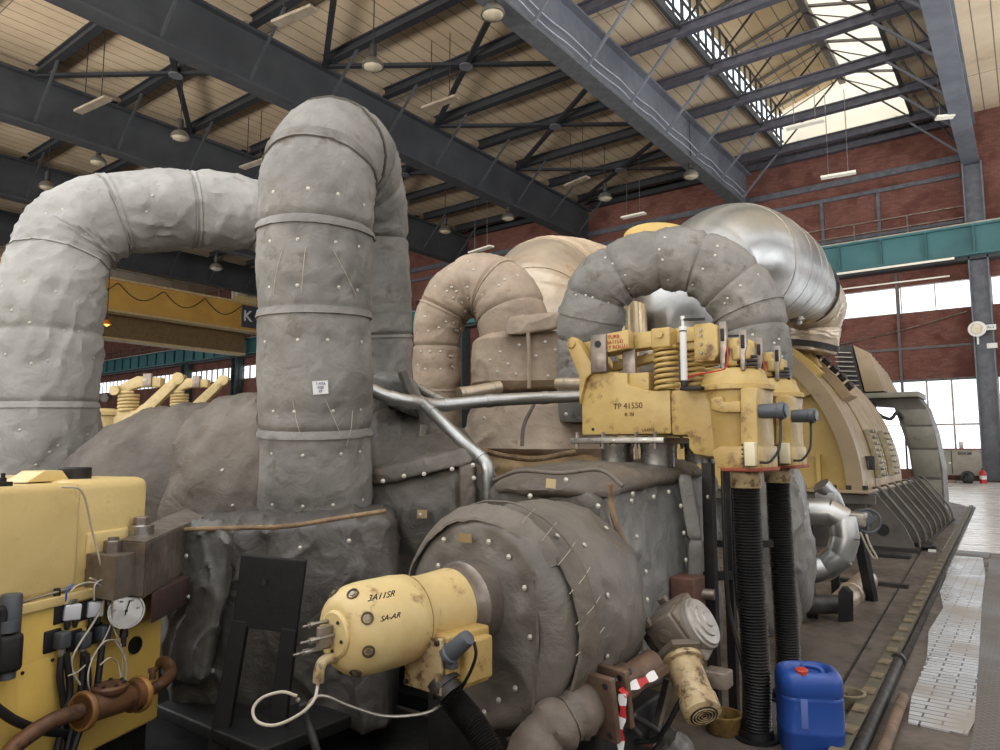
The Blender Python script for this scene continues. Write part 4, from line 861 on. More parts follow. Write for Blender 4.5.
# its flexible hose
hp=[P(446,688,2.48),P(458,705,2.45),P(474,725,2.4),P(490,752,2.35),P(510,790,2.3)]
t=thing('flexible_hose','short black ribbed hose dropping from the round yellow servo motor','hose',hp[-1]); obj('hose_body',corr(hp,rad=.043,amp=.0045,tt=86,seg=32),hose_m,t)
t=thing('signal_cable','white cable looping below the front of the round yellow servo motor','cable',P(300,690,2.3))
obj('cable',wire([AX0+V((0,0,-.14))-ad*.065,P(314,700,2.26),P(300,714,2.24),P(276,725,2.24),P(258,722,2.26),P(253,710,2.28),P(262,698,2.3),P(282,692,2.3),P(297,696,2.3)],.0052,8,90),wire_w,t)
t=thing('signal_cable','grey cable sagging from the loop across under the yellow servo motor','cable',P(380,710,2.4)); obj('cable',wire([P(305,712,2.3),P(312,700,2.3),P(325,696,2.3),P(350,706,2.34),P(385,716,2.4),P(425,713,2.45),P(448,700,2.5)],.0055,8,70),galv_dull,t)
tag(obj('rubber_conduit',wire([P(303,704,2.32),P(308,722,2.32),P(316,748,2.3),P(324,780,2.3)],.014,12,40),rubber),'thick black rubber conduit hanging down at the end of the grey cable','conduit')

# --- twin yellow valve gear units
def lxz(pts,y0,y1,bevel=.008,bm=None): return prism([(x,y0,z) for x,z in pts],(0,y1-y0,0),bm,bevel)
def helix(c,r,w,z0,z1,turns,axis='z'):
    n=int(turns*28); pts=[V((c[0]+r*math.cos(2*PI*turns*i/n),c[1]+r*math.sin(2*PI*turns*i/n),z0+(z1-z0)*i/n)) for i in range(n+1)]
    bm=bmesh.new(); rings=[]
    for i,p in enumerate(pts):
        d=(pts[min(i+1,n)]-pts[max(i-1,0)]).normalized(); o_=V((p.x-c[0],p.y-c[1],0)).normalized(); u_=d.cross(o_)
        rings.append([bm.verts.new(p+(o_*math.cos(2*PI*k/10)+u_*math.sin(2*PI*k/10))*w) for k in range(10)])
    for a,b in zip(rings,rings[1:]):
        for k in range(10): bm.faces.new((a[k],a[(k+1)%10],b[(k+1)%10],b[k]))
    bm.faces.new(rings[0]); bm.faces.new(rings[-1][::-1]); return bm
Y0=3.82
def valve_gear():
    t=thing('valve_gear_unit','nearer dirty yellow valve gear unit with levers, springs and red writing','valve gear',(-1.9,Y0+.15,1.55))
    obj('lever_box',lxz([(-2.25,1.63),(-1.66,1.63),(-1.66,1.885),(-1.78,1.885),(-1.93,1.93),(-1.93,2.0),(-2.16,2.03),(-2.25,2.02)],Y0+.03,Y0+.32,.012),yel_dirty,t)
    obj('box_lug',lxz([(-1.93,1.90),(-1.80,1.89),(-1.80,2.0),(-1.93,2.0)],Y0+.05,Y0+.28,.01),yel_dirty,t)
    for dy in (0,.26):
        obj('pivot_arm',lxz([(-2.25,1.82),(-2.25,2.0),(-2.335,2.19),(-2.335,2.24),(-2.30,2.255),(-2.26,2.23),(-2.13,2.03),(-2.2,1.98)],Y0+dy,Y0+dy+.07,.01),yel_dirty,t)
        w_=obj('pivot_boss',lathe((-2.30,Y0+dy-.012,2.21),(0,1,0),[(0,.028),(.01,.034),(.09,.034),(.1,.028)],24),yel_dirty,t)
    obj('rocker_beam',lxz([(-2.30,2.12),(-1.92,2.15),(-1.5,2.17),(-1.5,2.255),(-1.94,2.255),(-2.30,2.225)],Y0+.10,Y0+.22,.012),yel_dirty,t)
    obj('rocker_beam',lxz([(-2.10,2.125),(-1.90,2.145),(-1.90,2.26),(-2.1,2.245)],Y0-.005,Y0+.07,.012),yel_dirty,t)
    obj('lower_beam',lxz([(-2.12,2.04),(-1.72,2.10),(-1.72,2.15),(-2.12,2.10)],Y0+.2,Y0+.28,.01),yel_dirty,t)
    for x0,x1,z0,z1,y in ((-2.155,-2.045,2.01,2.245,Y0-.02),(-1.98,-1.89,1.98,2.15,Y0+.06)):
        pl=obj('link_plate',bb(x0,x1,y,y+.03,z0,z1,bevel=.006),steel_worn,t); 
        if z1>2.2: obj('link_hole',lathe(((x0+x1)/2,y-.004,z1-.06),(0,1,0),[(0,.022),(.03,.022)],20),black,pl)
    # coil springs
    obj('coil_spring',helix((-1.70,Y0+.08),.062,.0125,1.88,2.14,8),yel_dirty,t); obj('coil_spring',helix((-1.60,Y0+.24),.06,.0125,1.9,2.14,8),yel_dirty,t)
    obj('spring_plate',bb(-1.76,-1.64,Y0,Y0+.14,2.13,2.25,bevel=.012),yel_dirty,t); w_=obj('spring_bolt',lathe((-1.70,Y0-.004,2.21),(0,-1,0),[(0,.024),(.012,.024)],6),yel_dirty,t)
    obj('spring_plate',bb(-1.66,-1.50,Y0+.12,Y0+.3,2.12,2.17,bevel=.01),yel_dirty,t)
    # damper
    d_=obj('damper',lathe((-1.535,Y0-.06,1.90),(0,0,1),[(0,.014),(.01,.019),(.30,.019),(.31,.022),(.33,.022),(.33,.008),(.37,.008),(.37,.012),(.39,.012),(.39,0)],20),white_m,t,label='slim white damper cylinder with black ends')
    obj('damper_collar',lathe((-1.535,Y0-.06,1.895),(0,0,1),[(0,.02),(.03,.021)],20),black,d_); obj('damper_collar',lathe((-1.535,Y0-.06,2.20),(0,0,1),[(0,.021),(.03,.021)],20),black,d_)
    obj('damper_bracket',bb(-1.56,-1.44,Y0-.07,Y0+.02,1.87,1.89,bevel=.004),black,t); obj('damper_bracket',bar((-1.535,Y0-.06,2.27),(-1.43,Y0,2.27),.02,.012),black,t,False)
    # linkage head
    obj('linkage_block',lxz([(-1.50,2.03),(-1.385,2.03),(-1.36,2.07),(-1.36,2.22),(-1.40,2.25),(-1.5,2.25)],Y0+.0,Y0+.16,.015),yel_dirty,t)
    for z_1 in (2.08,2.13,2.18,2.21): obj('linkage_pin',lathe((-1.455,Y0-.004,z_1),(0,-1,0),[(0,.010),(.008,.010)],10),steel_worn,t)
    obj('crosshead',bb(-1.36,-1.26,Y0+.06,Y0+.2,2.0,2.16,bevel=.02),yel_dirty,t)
    for x in (-1.345,-1.235):
        e=obj('eye_rod',lxz([(x-.010,1.97),(x+.010,1.97),(x+.016,2.06),(x+.026,2.10),(x+.026,2.25 if x<-1.3 else 2.19),(x-.014,2.25 if x<-1.3 else 2.19),(x-.014,2.06)],Y0+.02,Y0+.05,.004),steel_worn,t); obj('eye_slot',bb(x-.006,x+.016,Y0+.015,Y0+.024,2.14 if x<-1.3 else 2.09,2.21 if x<-1.3 else 2.165,bevel=.005),black,e)
    obj('eye_clevis',bb(-1.30,-1.20,Y0+.03,Y0+.15,2.03,2.11,bevel=.015),yel_dirty,t)
    obj('black_spring',helix((-1.235,Y0+.10),.05,.009,1.985,2.05,3),rubber,t,label='black return spring')
    obj('tag_wire',wire([(-1.30,Y0-.03,2.10),(-1.29,Y0-.05,2.04),(-1.30,Y0-.06,1.98),(-1.36,Y0-.06,1.965),(-1.47,Y0-.05,1.955),(-1.52,Y0-.05,1.94)],.004,6,40),red_w,t)
    # cylinder housing
    cx,cy=-1.33,Y0+.17
    obj('cylinder_dome',lathe((cx,cy,1.885),(0,0,1),[(0,.185),(.012,.19),(.05,.178),(.06,.172),(.09,.165),(.105,.145),(.11,.09),(.11,0)],56),yel_dirty,t)
    obj('cylinder_flange',lathe((cx,cy,1.865),(0,0,1),[(0,.20),(.006,.21),(.03,.21),(.036,.20)],56),yel_dirty,t)
    obj('cylinder_body',lathe((cx,cy,1.50),(0,0,1),[(0,.15),(.04,.16),(.30,.172),(.33,.18),(.37,.182)],56),yel_dirty,t)
    obj('body_casting',lxz([(-1.66,1.62),(-1.56,1.62),(-1.56,1.55),(-1.53,1.51),(-1.44,1.50),(-1.30,1.50),(-1.30,1.87),(-1.66,1.885)],Y0+.03,Y0+.30,.03),yel_dirty,t)
    obj('body_lobe',lathe((-1.47,Y0+.165,1.585),(1,0,0),[(-.10,.02),(-.085,.07),(-.05,.095),(.12,.1)],40),yel_dirty,t)
    obj('side_column',lxz([(-1.25,1.43),(-1.155,1.43),(-1.155,1.80),(-1.145,1.87),(-1.24,1.87)],Y0-.02,Y0+.28,.012),yel_dirty,t)
    obj('raised_rib',lxz([(-1.40,1.76),(-1.33,1.74),(-1.24,1.74),(-1.24,1.80),(-1.33,1.80),(-1.33,1.83),(-1.40,1.83)],Y0-.03,Y0+.1,.01),yel_dirty,t)
    obj('lower_block',lxz([(-1.38,1.44),(-1.15,1.44),(-1.15,1.56),(-1.36,1.56),(-1.41,1.53)],Y0-.02,Y0+.32,.014),yel_dirty,t)
    obj('base_flange',bb(-1.36,-1.14,Y0-.02,Y0+.32,1.425,1.445,bevel=.004),mat('rusty_lip',(150,70,44),(110,60,44),.7),t)
    for x in (-1.19,-1.33):
        w_=obj('fluid_connector',bb(x-.028,x+.028,Y0-.06,Y0-.01,1.455,1.58,bevel=.005),mat('cream_connector',(214,204,172),(196,186,150),.45),t) if x>-1.3 else None
        if w_:
            for k in range(5): obj('connector_screw',lathe((x-.034,Y0-.062,1.47+.024*k),(0,-1,0),[(0,.006),(.004,.006)],8),iron,w_); 
    # solenoid cylinder and cable
    s_=obj('solenoid',lathe((-1.16,Y0+.03,1.745),(1,-.02,0),[(0,.036),(.02,.04),(.10,.04),(.105,.046),(.135,.046),(.14,.03)],30),bluegrey,t,label='dark grey horizontal solenoid cylinder'); obj('solenoid_cap',lathe((-1.018,Y0+.027,1.745),(1,-.02,0),[(0,.036),(.006,.034)],24),bluegrey,s_)
    obj('solenoid_cable',wire([(-1.05,Y0+.03,1.70),(-1.045,Y0+.0,1.62),(-1.05,Y0-.03,1.54),(-1.09,Y0-.05,1.48),(-1.14,Y0-.05,1.475)],.007,8,40),rubber,t)
    # mounting plate and collars
    m_=obj('mounting_plate',bb(-2.30,-1.68,Y0-.03,Y0+.34,1.578,1.612,bevel=.004),steel,t)
    for x in (-2.26,-2.08,-1.86,-1.74): obj('plate_bolt',lathe((x,Y0-.01,1.545),(0,0,1),[(0,.012),(.10,.012)],6),steel_worn,m_,False)
    for x in (-2.07,-1.80): obj('guide_collar',lathe((x,Y0+.15,1.44),(0,0,1),[(0,.10),(.11,.10),(.12,.105),(.14,.105)],36),steel,t)
    obj('bolt_hole',lathe((-2.17,Y0+.028,1.665),(0,-1,0),[(0,.010),(.002,.010)],14),black,t)
    return t
g1=valve_gear(); 
g2=dup(g1,(-.02,.72,0),'farther twin valve gear unit, mostly hidden behind the nearer yellow one')
redink=mat('red_crayon',(170,50,34),(160,44,30),.7); penm=mat('pen_marks',(110,72,34),(90,60,30),.7)
for i,s_ in enumerate(('TURB','DA11S:D','TRT ROLLU')): text('red_writing',s_,.032,(-2.0+.005*i,Y0-.008,2.222-.032*i),(1,0,.02),(0,0,1),redink,g1)
text('pen_writing','TP 41550',.05,(-1.93,Y0+.026,1.80),(1,0,.01),(0,0,1),penm,g1); text('pen_writing','B  ISI',.03,(-1.92,Y0+.026,1.75),(1,0,.01),(0,0,1),penm,g1); text('pen_writing','LA4912',.026,(-1.80,Y0+.026,1.655),(1,0,.01),(0,0,1),penm,g1)
# --- ribbed hoses below them
def bighose(x,y,label):
    t=thing('flexible_hose',label,'hose',(x,y,0),group=None)
    obj('hose_body',corr([(x-.01,y,.0),(x-.0,y,.35),(x-.012,y,.8),(x-.02,y,1.2),(x-.02,y,1.36)],rad=.072,amp=.005,tt=168,seg=44),hose_m,t)
    obj('top_collar',lathe((x-.02,y,1.33),(0,0,1),[(0,.078),(.01,.082),(.09,.082),(.10,.07)],36),cream_dirty,t); obj('foot_ring',lathe((x-.01,y,0),(0,0,1),[(0,.115),(.012,.115),(.014,.09),(.05,.086)],36),black,t)
bighose(-1.27,4.0,'tall black ribbed hose standing under the nearer valve gear unit'); bighose(-1.30,4.72,'tall black ribbed hose just right, behind the nearer one')
# struts and small pipes left of the hoses
t=thing('steel_strut_stand','dark steel strut frame and conduits standing left of the ribbed hoses','stand',(-1.6,4.3,0))
for x,y,w_ in ((-1.56,4.15,.06),(-1.50,4.30,.05)): obj('post',bb(x-w_/2,x+w_/2,y-w_/2,y+w_/2,0,1.46),iron,t,False)
obj('cross_arm',bar((-1.75,4.05,.78),(-1.45,4.3,.80),.05,.05),iron,t,False); obj('cross_arm',bar((-1.70,4.4,.95),(-1.3,4.5,.97),.04,.04),iron,t,False)
for x,y in ((-1.44,4.06),(-1.41,4.14),(-1.38,4.22)): obj('conduit',wire([(x,y,1.45),(x,y,.8),(x+.02,y,.6),(x+.10,y-.06,.35),(x+.12,y-.08,.12),(x+.12,y-.04,.05)],.013,10,50),iron,t)
obj('spacer_pipe',lathe((-1.62,3.9,.74),(1,.2,0),[(0,.03),(.16,.03)],20),steel_worn,t)

# --- tilted motor actuator
mA=P(676,628,3.1); 
t=thing('motor_actuator','tilted grease-grey gear actuator with square body, round cover and small motor','actuator',P(690,740,3.2))
rt3=V((.8,.6,0)); fw3=V((-.6,.8,0)); mA=P(684,632,3.12)
xd=(P(730,650,3.06)-P(689,592,3.12)).normalized(); w2=(rt3*.70+V((0,0,.50))-fw3*.52); w2=(w2-xd*w2.dot(xd)).normalized(); u2=w2.cross(xd).normalized()
Ra=Matrix((xd,u2,w2)).transposed().to_4x4(); Ra.translation=mA
f=bmesh.new(); box(f,(0,0,-.02),(.25,.25,.15),Ra,bevel=.012); box(f,(0,0,.062),(.24,.23,.03),Ra,bevel=.012); box(f,(0,-.0,-.10),(.17,.17,.10),Ra,bevel=.02); obj('gearbox',f,motor_grey,t)
obj('round_cover',lathe(Ra@V((.0,0,.07)),w2,[(0,.112),(.03,.112),(.034,.104),(.045,.10),(.048,.07),(.056,.066),(.06,.035),(.066,.03)],48,up=xd),mat('cover_grey',(176,172,164),(140,134,126),.42,.5,5,.15,20,(110,96,80),.6),t,label='round ribbed silver-grey cover')
for sx,sy in ((.12,.12),(-.12,.12),(.12,-.12),(-.12,-.12)):
    f=bmesh.new(); box(f,(sx*1.1,sy*1.05,-.06),(.035,.035,.04),Ra,bevel=.004); obj('lug',f,motor_grey,t)
obj('access_plug',lathe(Ra@V((-.05,.125,-.02))if (EYE-mA).dot(u2)>0 else Ra@V((-.05,-.125,-.02)),u2 if (EYE-mA).dot(u2)>0 else -u2,[(0,.03),(.015,.03),(.015,.022),(.02,.022)],24),motor_grey,t)
m0=P(682,662,3.0); m1=P(704,716,2.78); md=m1-m0; mL=md.length
mm=obj('motor',lathe(m0,md,[(-.03,.06),(-.0,.092),(.02,.092),(.022,.074),(mL-.07,.072),(mL-.07,.078),(mL-.01,.076),(mL,.06),(mL,.0)],44),cream_dirty,t,label='small cream painted electric motor')
mdn=md.normalized(); mx_,my_,_=basis(mdn)
gr=obj('fan_grille',lathe(m1-mdn*.002,mdn,[(0,.056),(.004,.056)],32),black,mm)
for rr in (.012,.024,.036,.048): obj('grille_ring',lathe(m1+mdn*.001,mdn,[(0,rr-.0035),(.0045,rr-.0035),(.0045,rr),(0,rr)],32),cream_dirty,mm)
obj('mount_flange',lathe(m0-mdn*.035,md,[(0,.115),(.03,.12),(.035,.09)],6),motor_grey,t,False)
obj('terminal_box',B(P(718,678,2.95),(.10,.09,.07),Matrix.Identity(4),bevel=.008),motor_grey,t)
obj('motor_cable',wire([P(708,688,2.88),P(692,692,2.84),P(680,702,2.84),P(668,724,2.86),P(655,740,2.9),P(630,742,2.95)],.011,8,50),rubber,t)
# flanged valve pipe on the left of it
t=thing('flanged_valve_pipe','rusty brown flanged pipe neck joining the tilted actuator to the wrapped elbow','pipe',P(630,700,3))
f0=P(586,706,2.66); f1=P(652,664,2.96); fd=f1-f0; fL=fd.length; obj('neck',lathe(f0,fd,[(0,.075),(.03,.075),(.03,.055),(fL*.45,.05),(fL*.45,.07),(fL*.6,.07),(fL*.6,.055),(fL,.06)],32),mat('brown_iron',(118,94,76),(86,68,56),.55,.3,6,.2,20),t)
ex,ey,ez=basis(fd.normalized()); Rf=Matrix((ex,ey,ez)).transposed().to_4x4()
for q_,s_ in ((.03,.24),(.13,.22)):
    Rf.translation=f0+fd.normalized()*q_; f=bmesh.new(); box(f,(0,0,0),(s_,s_,.028),Rf,bevel=.006); fl_=obj('square_flange',f,MATS['brown_iron'],t)
    for sx in (-1,1):
        for sy in (-1,1): obj('flange_bolt',lathe(Rf@V((sx*s_*.38,sy*s_*.38,-.02)),ez,[(0,.012),(.07,.012)],6),iron,fl_,False)
obj('yoke_bar',bar(f0+fd*.35+ex*.07,f1+ex*.07,.03,.03),MATS['brown_iron'],t,False); obj('yoke_bar',bar(f0+fd*.35-ex*.07,f1-ex*.07,.03,.03),MATS['brown_iron'],t,False)
TW=Tube([P(594,702,2.70),P(572,716,2.62),P(546,736,2.58),P(530,775,2.55)],[.068,.078,.088,.092],seams=(.35,.6),wr=.009,puff=.012,seg=44,seed=95,wscale=4)
t=thing('wrapped_elbow','crumpled grey-brown wrapped pipe elbow at the bottom edge in front of the barrel','pipe',TW.cen[-1]); obj('wrap',TW.bm(),mat('brown_wrap',(112,100,88),(86,76,66),.65,0,3,.5,12,(86,64,50),.6),t); obj('frayed_hem',TW.band(.35,.012,.006),cloth_umber,t)
# red-white tape
t=thing('barrier_tape','red and white barrier tape tied round the rusty pipe neck','tape',P(625,740,2.8))
tp=[P(656,674,2.80),P(642,682,2.74),P(628,688,2.68),P(622,694,2.64)]; tp2=[P(622,694,2.64),P(623,712,2.63),P(620,730,2.62),P(622,765,2.6)]
def ribbon(pts,w,n,ma,mb,t):
    T=Tube(pts,.01,wr=0,n=n); 
    for k in range(n//4):
        bm=bmesh.new(); vs=[]
        for i in range(k*4,k*4+5):
            c_=T.cen[i]; d_=T.fr[i][2]; s_=d_.cross((EYE-c_).normalized()).normalized()*w/2*(1+.25*math.sin(i*.9)); nn=d_.cross(s_).normalized()*.0015
            vs.append([bm.verts.new(c_-s_-nn),bm.verts.new(c_+s_-nn),bm.verts.new(c_+s_+nn),bm.verts.new(c_-s_+nn)])
        for a,b in zip(vs,vs[1:]):
            for j in range(4): bm.faces.new((a[j],a[(j+1)%4],b[(j+1)%4],b[j]))
        bm.faces.new(vs[0]); bm.faces.new(vs[-1][::-1]); obj('tape_stripe',bm,ma if k%2 else mb,t)
ribbon(tp,.03,16,red_w,white_m,t); ribbon(tp2,.026,24,red_w,white_m,t)
# dark clutter of bars below the actuator
t=thing('scrap_bracket','rusty flat bars and bent clamp under the tilted actuator','bracket',P(630,750,3))
obj('flat_bar',bar(P(596,734,2.98),P(652,744,2.95),.04,.012),mat('rust_bar',(112,70,52),(84,58,46),.6,.3,6),t,False); obj('flat_bar',bar(P(668,680,3.1),P(652,745,3.02),.035,.02),steel_worn,t,False)
obj('bent_clamp',wire([P(640,735,2.9),P(628,722,2.9),P(632,716,2.92),P(650,726,2.93),P(662,738,2.93),P(655,752,2.93)],.014,10,40),iron,t)
tag(obj('plastic_sheet',quilt_bm([P(655,775,3.1),P(690,775,3.0),P(692,770,3.2),P(655,770,3.25),P(662,735,3.12),P(684,742,3.05),P(686,740,3.2),P(662,735,3.25)],n=(18,8,18),rnd=.4,puff=.1,wr=.02,seed=12,ws=7),cloth_steel),'crumpled grey sheet on the floor under the tilted motor','sheet')

# ================================================================ FRONT LEFT: bearing pedestal
uh=V((.8*.27-.6*.96,.6*.27+.8*.96,0)).normalized(); rz=math.atan2(uh.y,uh.x); og=V((-3.21,1.34,0)); nin=V((-uh.y,uh.x,0)) # inward
nf=-nin
def W(x,y,z): return og+uh*x+nin*y+V((0,0,z))
MP=Matrix.Translation(og)@Matrix.Rotation(rz,4,'Z')
def pl(px,py,off=0):
    """point on the pedestal face plane, pushed out by off"""
    return onpl(px,py,og+nf*off,nf)
t=thing('bearing_pedestal','bright yellow bearing pedestal housing filling the lower left corner','pedestal',og)
obj('upper_housing',bb(-2.2,.0,-.02,1.5,.965,1.405,bevel=.03,M=MP),yel,t); obj('upper_housing',bb(-.05,.42,.02,1.5,.90,1.415,bevel=.045,M=MP),yel,t)
obj('lower_housing',bb(-2.2,.50,-.02,1.5,.28,.955,bevel=.02,M=MP),mat('shaded_yellow_paint',(222,190,102),(206,172,86),.42,0,1.6,.2,9,(140,112,64),.66),t)
obj('joint_flange',bb(-2.2,.46,-.045,1.5,.925,.965,bevel=.006,M=MP),yel,t)
obj('gasket_plate',bb(-2.2,-.28,.03,.9,1.405,1.422,bevel=.003,M=MP),black,t)
for i in range(8):
    obj('top_stud',lathe(W(-.30-.1*i,.06,1.42),(0,0,1),[(0,.013),(.016,.013),(.018,.008),(.034,.008)],6),black,t,False)
for x in (-.05,-.75): obj('lifting_lug',prism([W(x-.10,.12,1.41),W(x-.02,.12,1.455),W(x+.07,.12,1.455),W(x+.11,.12,1.41)],nin*.12,bevel=.006),yel,t)
obj('black_cap',lathe(W(.12,.16,1.41),(0,0,1),[(0,.065),(.05,.065),(.055,.06)],28),black,t)
obj('cast_recess',bb(.06,.34,.005,.03,1.03,1.19,bevel=.012,M=MP),yel,t)
dp=[pl(18,668,.022),pl(56,654,.022),pl(56,735,.022),pl(18,760,.022)]
obj('cover_door',prism(dp,nin*.015,bevel=.006),MATS['shaded_yellow_paint'],t)
for q in ((22,673),(52,660),(52,728)): obj('door_screw',lathe(pl(*q,.022),nf,[(0,.007),(.005,.007)],8),iron,t)
obj('side_skirt',bb(-2.2,.5,.05,1.5,0,.3,M=MP),black,t,False)
obj('sight_hole',lathe(pl(134,645,.018),nf,[(0,.038),(.012,.038),(.012,.028),(.004,.027)],24),black,t)
# capillary bar along the joint
tt_=thing('capillary_line','thin clipped tube running along the joint of the yellow pedestal','tube',pl(40,600,.05))
obj('line',rod(pl(-30,617,.035),pl(88,583,.035),.006,8),galv_dull,tt_)
for q in ((7,608),(57,594)): obj('clip',B(pl(*q,.03),(.02,.02,.045),bevel=.003),black,tt_)
# gauge
gp=pl(126,611,.12); gn=((EYE-gp).normalized()+nf*.25).normalized()
nf0=nf; nf=gn
t=thing('pressure_gauge','round white-faced dial gauge on the yellow pedestal','gauge',gp)
obj('case',lathe(gp-nf*.04,nf,[(0,.06),(.03,.07),(.045,.074),(.052,.072),(.052,.066),(.046,.064)],48),steel,t); f_=obj('dial_face',lathe(gp,nf,[(0,.066),(.004,.066)],48),mat('dial_cream',(206,208,188),(196,198,178),.4),t)
up_=V((0,0,1)); rt_=up_.cross(nf).normalized()
nd=(up_*.9+rt_*.25).normalized(); obj('needle',bar(gp+nf*.008-nd*.018,gp+nf*.008+nd*.045,.005,.002,up=nf),black,t,False)
obj('needle_hub',lathe(gp+nf*.005,nf,[(0,.007),(.006,.006)],12),black,t)
for i,s_ in enumerate(('0','20','40','60','80','100')):
    a_=math.radians(225-i*54); text('dial_marks',s_,.013,gp+nf*.006+rt_*math.cos(a_)*.046+up_*math.sin(a_)*.046,rt_,up_,black,t,ext=.0003)
obj('gauge_bracket',B(gp+V((0,0,.078))-nf*.02,(.06,.03,.018),Matrix.Identity(4),bevel=.003),galv_dull,t); obj('gauge_stem',lathe(gp-up_*.068-nf*.02,-up_,[(0,.014),(.02,.018),(.04,.018),(.045,.012),(.08,.012)],8),iron,t)
nf=nf0
# junction boxes and plugs
def sensor(px,py,lab):
    p=pl(px,py,.045); t=thing('sensor_box',lab,'sensor',p)
    obj('body',box(bmesh.new(),(0,0,0),(.062,.03,.062),Matrix.Translation(p)@Matrix.Rotation(rz-.5,4,'Z')@Matrix.Rotation(.06,4,'Y'),bevel=.005),mat('pale_aluminium',(214,216,218),(190,192,196),.35,.2),t)
    obj('back_plate',box(bmesh.new(),(-.02,.03,0),(.085,.02,.08),Matrix.Translation(p)@Matrix.Rotation(rz,4,'Z'),bevel=.004),iron,t)
    obj('terminal',box(bmesh.new(),(.0,0,.042),(.03,.022,.02),Matrix.Translation(p)@Matrix.Rotation(rz,4,'Z'),bevel=.003),steel,t)
    for dx in (-.02,.018): obj('gland',lathe(p+uh*dx+V((0,0,-.03)),(0,0,-1),[(0,.010),(.018,.012),(.035,.008)],12),rubber,t)
sensor(72,612,'left pale aluminium sensor box above the black plugs'); sensor(95,609,'right pale aluminium sensor box next to the dial gauge')
for i,(px,py,lb) in enumerate(((62,640,'leftmost of three dark grey plugs under the sensor boxes'),(83,640,'middle dark plug under the sensor boxes'),(103,633,'rightmost dark grey plug, just left of the dial gauge'))):
    p=pl(px,py,.05); t=thing('cable_plug',lb,'plug',p); obj('plug_body',box(bmesh.new(),(0,0,0),(.05,.05,.065),Matrix.Translation(p)@Matrix.Rotation(rz,4,'Z'),bevel=.01),mat('dark_grey_plastic',(74,78,82),(60,64,68),.5),t); obj('plug_base',box(bmesh.new(),(-.02,.04,0),(.075,.04,.085),Matrix.Translation(p)@Matrix.Rotation(rz,4,'Z'),bevel=.006),black,t); obj('cable_gland',lathe(p+V((0,0,-.03)),(0,0,-1),[(0,.014),(.02,.016),(.035,.010)],12),galv_dull,t)
# black cable bundle
for i,pts in enumerate((((62,652),(60,676),(64,705),(68,740),(66,775)),((66,652),(70,690),(64,715),(58,745),(50,775)),((84,652),(82,680),(78,705),(70,735),(62,775)),((86,654),(88,685),(80,712),(74,745),(72,775)),((102,646),(98,680),(94,705),(80,730),(70,760)))):
    tag(obj('black_cable',wire([pl(a_,b_,.05+.012*i) for a_,b_ in pts],.014,8,40),rubber),['outer left thick black cable hanging from the plugs','second black cable crossing left below the plugs','middle black cable running straight down from the middle plug','fourth black cable bending right under the middle plug','rightmost black cable slanting down from the right plug'][i],'cable','black cables on the yellow pedestal')
tag(obj('big_black_cable',wire([pl(-25,630,.06),pl(2,612,.07),pl(-10,690,.06),pl(6,715,.07),pl(40,730,.07),pl(75,734,.06)],.017,10,60),rubber),'thick black hose curving along the far left of the yellow pedestal','hose')
# white capillary wires
wp=[([(0+62,487),(82,492),(92,530),(102,570),(110,610),(118,640),(126,660),(124,690),(105,700),(85,690),(72,668),(76,650),(95,620),(104,600),(98,583),(90,578)],'long white wire falling from the pedestal top into a big loop'),
 ([(66,604),(72,590),(84,583),(98,584),(110,596),(112,620),(98,650),(80,670),(68,676)],'thin white wire rising from the left sensor box'),
 ([(94,600),(95,585),(104,580),(112,592),(113,625),(122,650),(120,680),(100,690)],'thin white wire curled over the right sensor box'),
 ([(118,640),(104,642),(92,660),(88,680),(94,696),(112,698),(124,684),(126,662),(116,642),(108,640)],'coil of thin white wire below the dial gauge'),
 ([(100,665),(110,658),(118,664),(120,684),(110,697),(96,694)],'small inner coil of thin white wire')]
for i,(pts,lb) in enumerate(wp):
    pp=[pl(a_,b_,.07+.012*i+(.01 if k%2 else 0)) for k,(a_,b_) in enumerate(pts)]
    tag(obj('capillary_wire',wire(pp,.0032 if i else .0042,6,140),wire_w),lb,'wire','white wires on the yellow pedestal')
for i,(a_,b_) in enumerate(((64,612),(96,604))): tag(obj('blue_wire',wire([pl(a_+2,b_-10,.07),pl(a_+3,b_-22,.075),pl(a_+9,b_-28,.08)],.004,6,14),mat('blue_wire',(40,90,180),(36,80,160),.4)),('short blue wire end at the left sensor box','short blue wire end at the right sensor box')[i],'wire')
tag(obj('oil_filter',lathe(pl(12,582+12,.06),(0,0,-1),[(0,.032),(.01,.036),(.15,.036),(.16,.03),(.30,.03)],24),bluegrey),'blue grey filter cylinder at the left edge of the yellow pedestal','filter')
t=thing('pump_unit','black pump body below the blue grey filter at the left edge','pump',pl(10,650,.07)); f=bmesh.new(); box(f,pl(8,652,.07),(.08,.08,.14),None,bevel=.02); obj('pump_body',f,black,t); obj('pump_cap',lathe(pl(8,632,.08),(0,0,1),[(0,.03),(.04,.03)],20),bluegrey,t)
# rusty pipe with flanges in front
rp=[pl(0,762,.10),pl(20,742,.12),pl(50,722,.15),pl(78,712,.17)]
t=thing('oil_pipe','rusty orange oil pipe with flanged fitting along the foot of the yellow pedestal','pipe',rp[0])
obj('pipe_run',wire([pl(-20,775,.10)]+rp+[pl(92,708,.18)],.030,20,60),rust,t)
qa=pl(80,712,.17); qb=pl(136,695,.19); qd=(qb-qa); qL=qd.length
obj('fitting_body',lathe(qa,qd,[(0,.062),(.012,.066),(.03,.066),(.03,.045),(.05,.052),(qL-.05,.052),(qL-.03,.045),(qL-.03,.064),(qL,.064)],36),rust,t)
for q_ in (.0,qL-.0): obj('flange',lathe(qa+qd.normalized()*q_,qd,[(0,.070),(.006,.074),(.02,.074),(.024,.07)],36),amber,t,label='orange painted flange ring')
ct=(qa+qb)/2+V((0,0,.045)); cv=obj('top_cover',lathe(ct,(0,0,1),[(0,.062),(.012,.068),(.022,.068),(.03,.06)],32),rust,t)
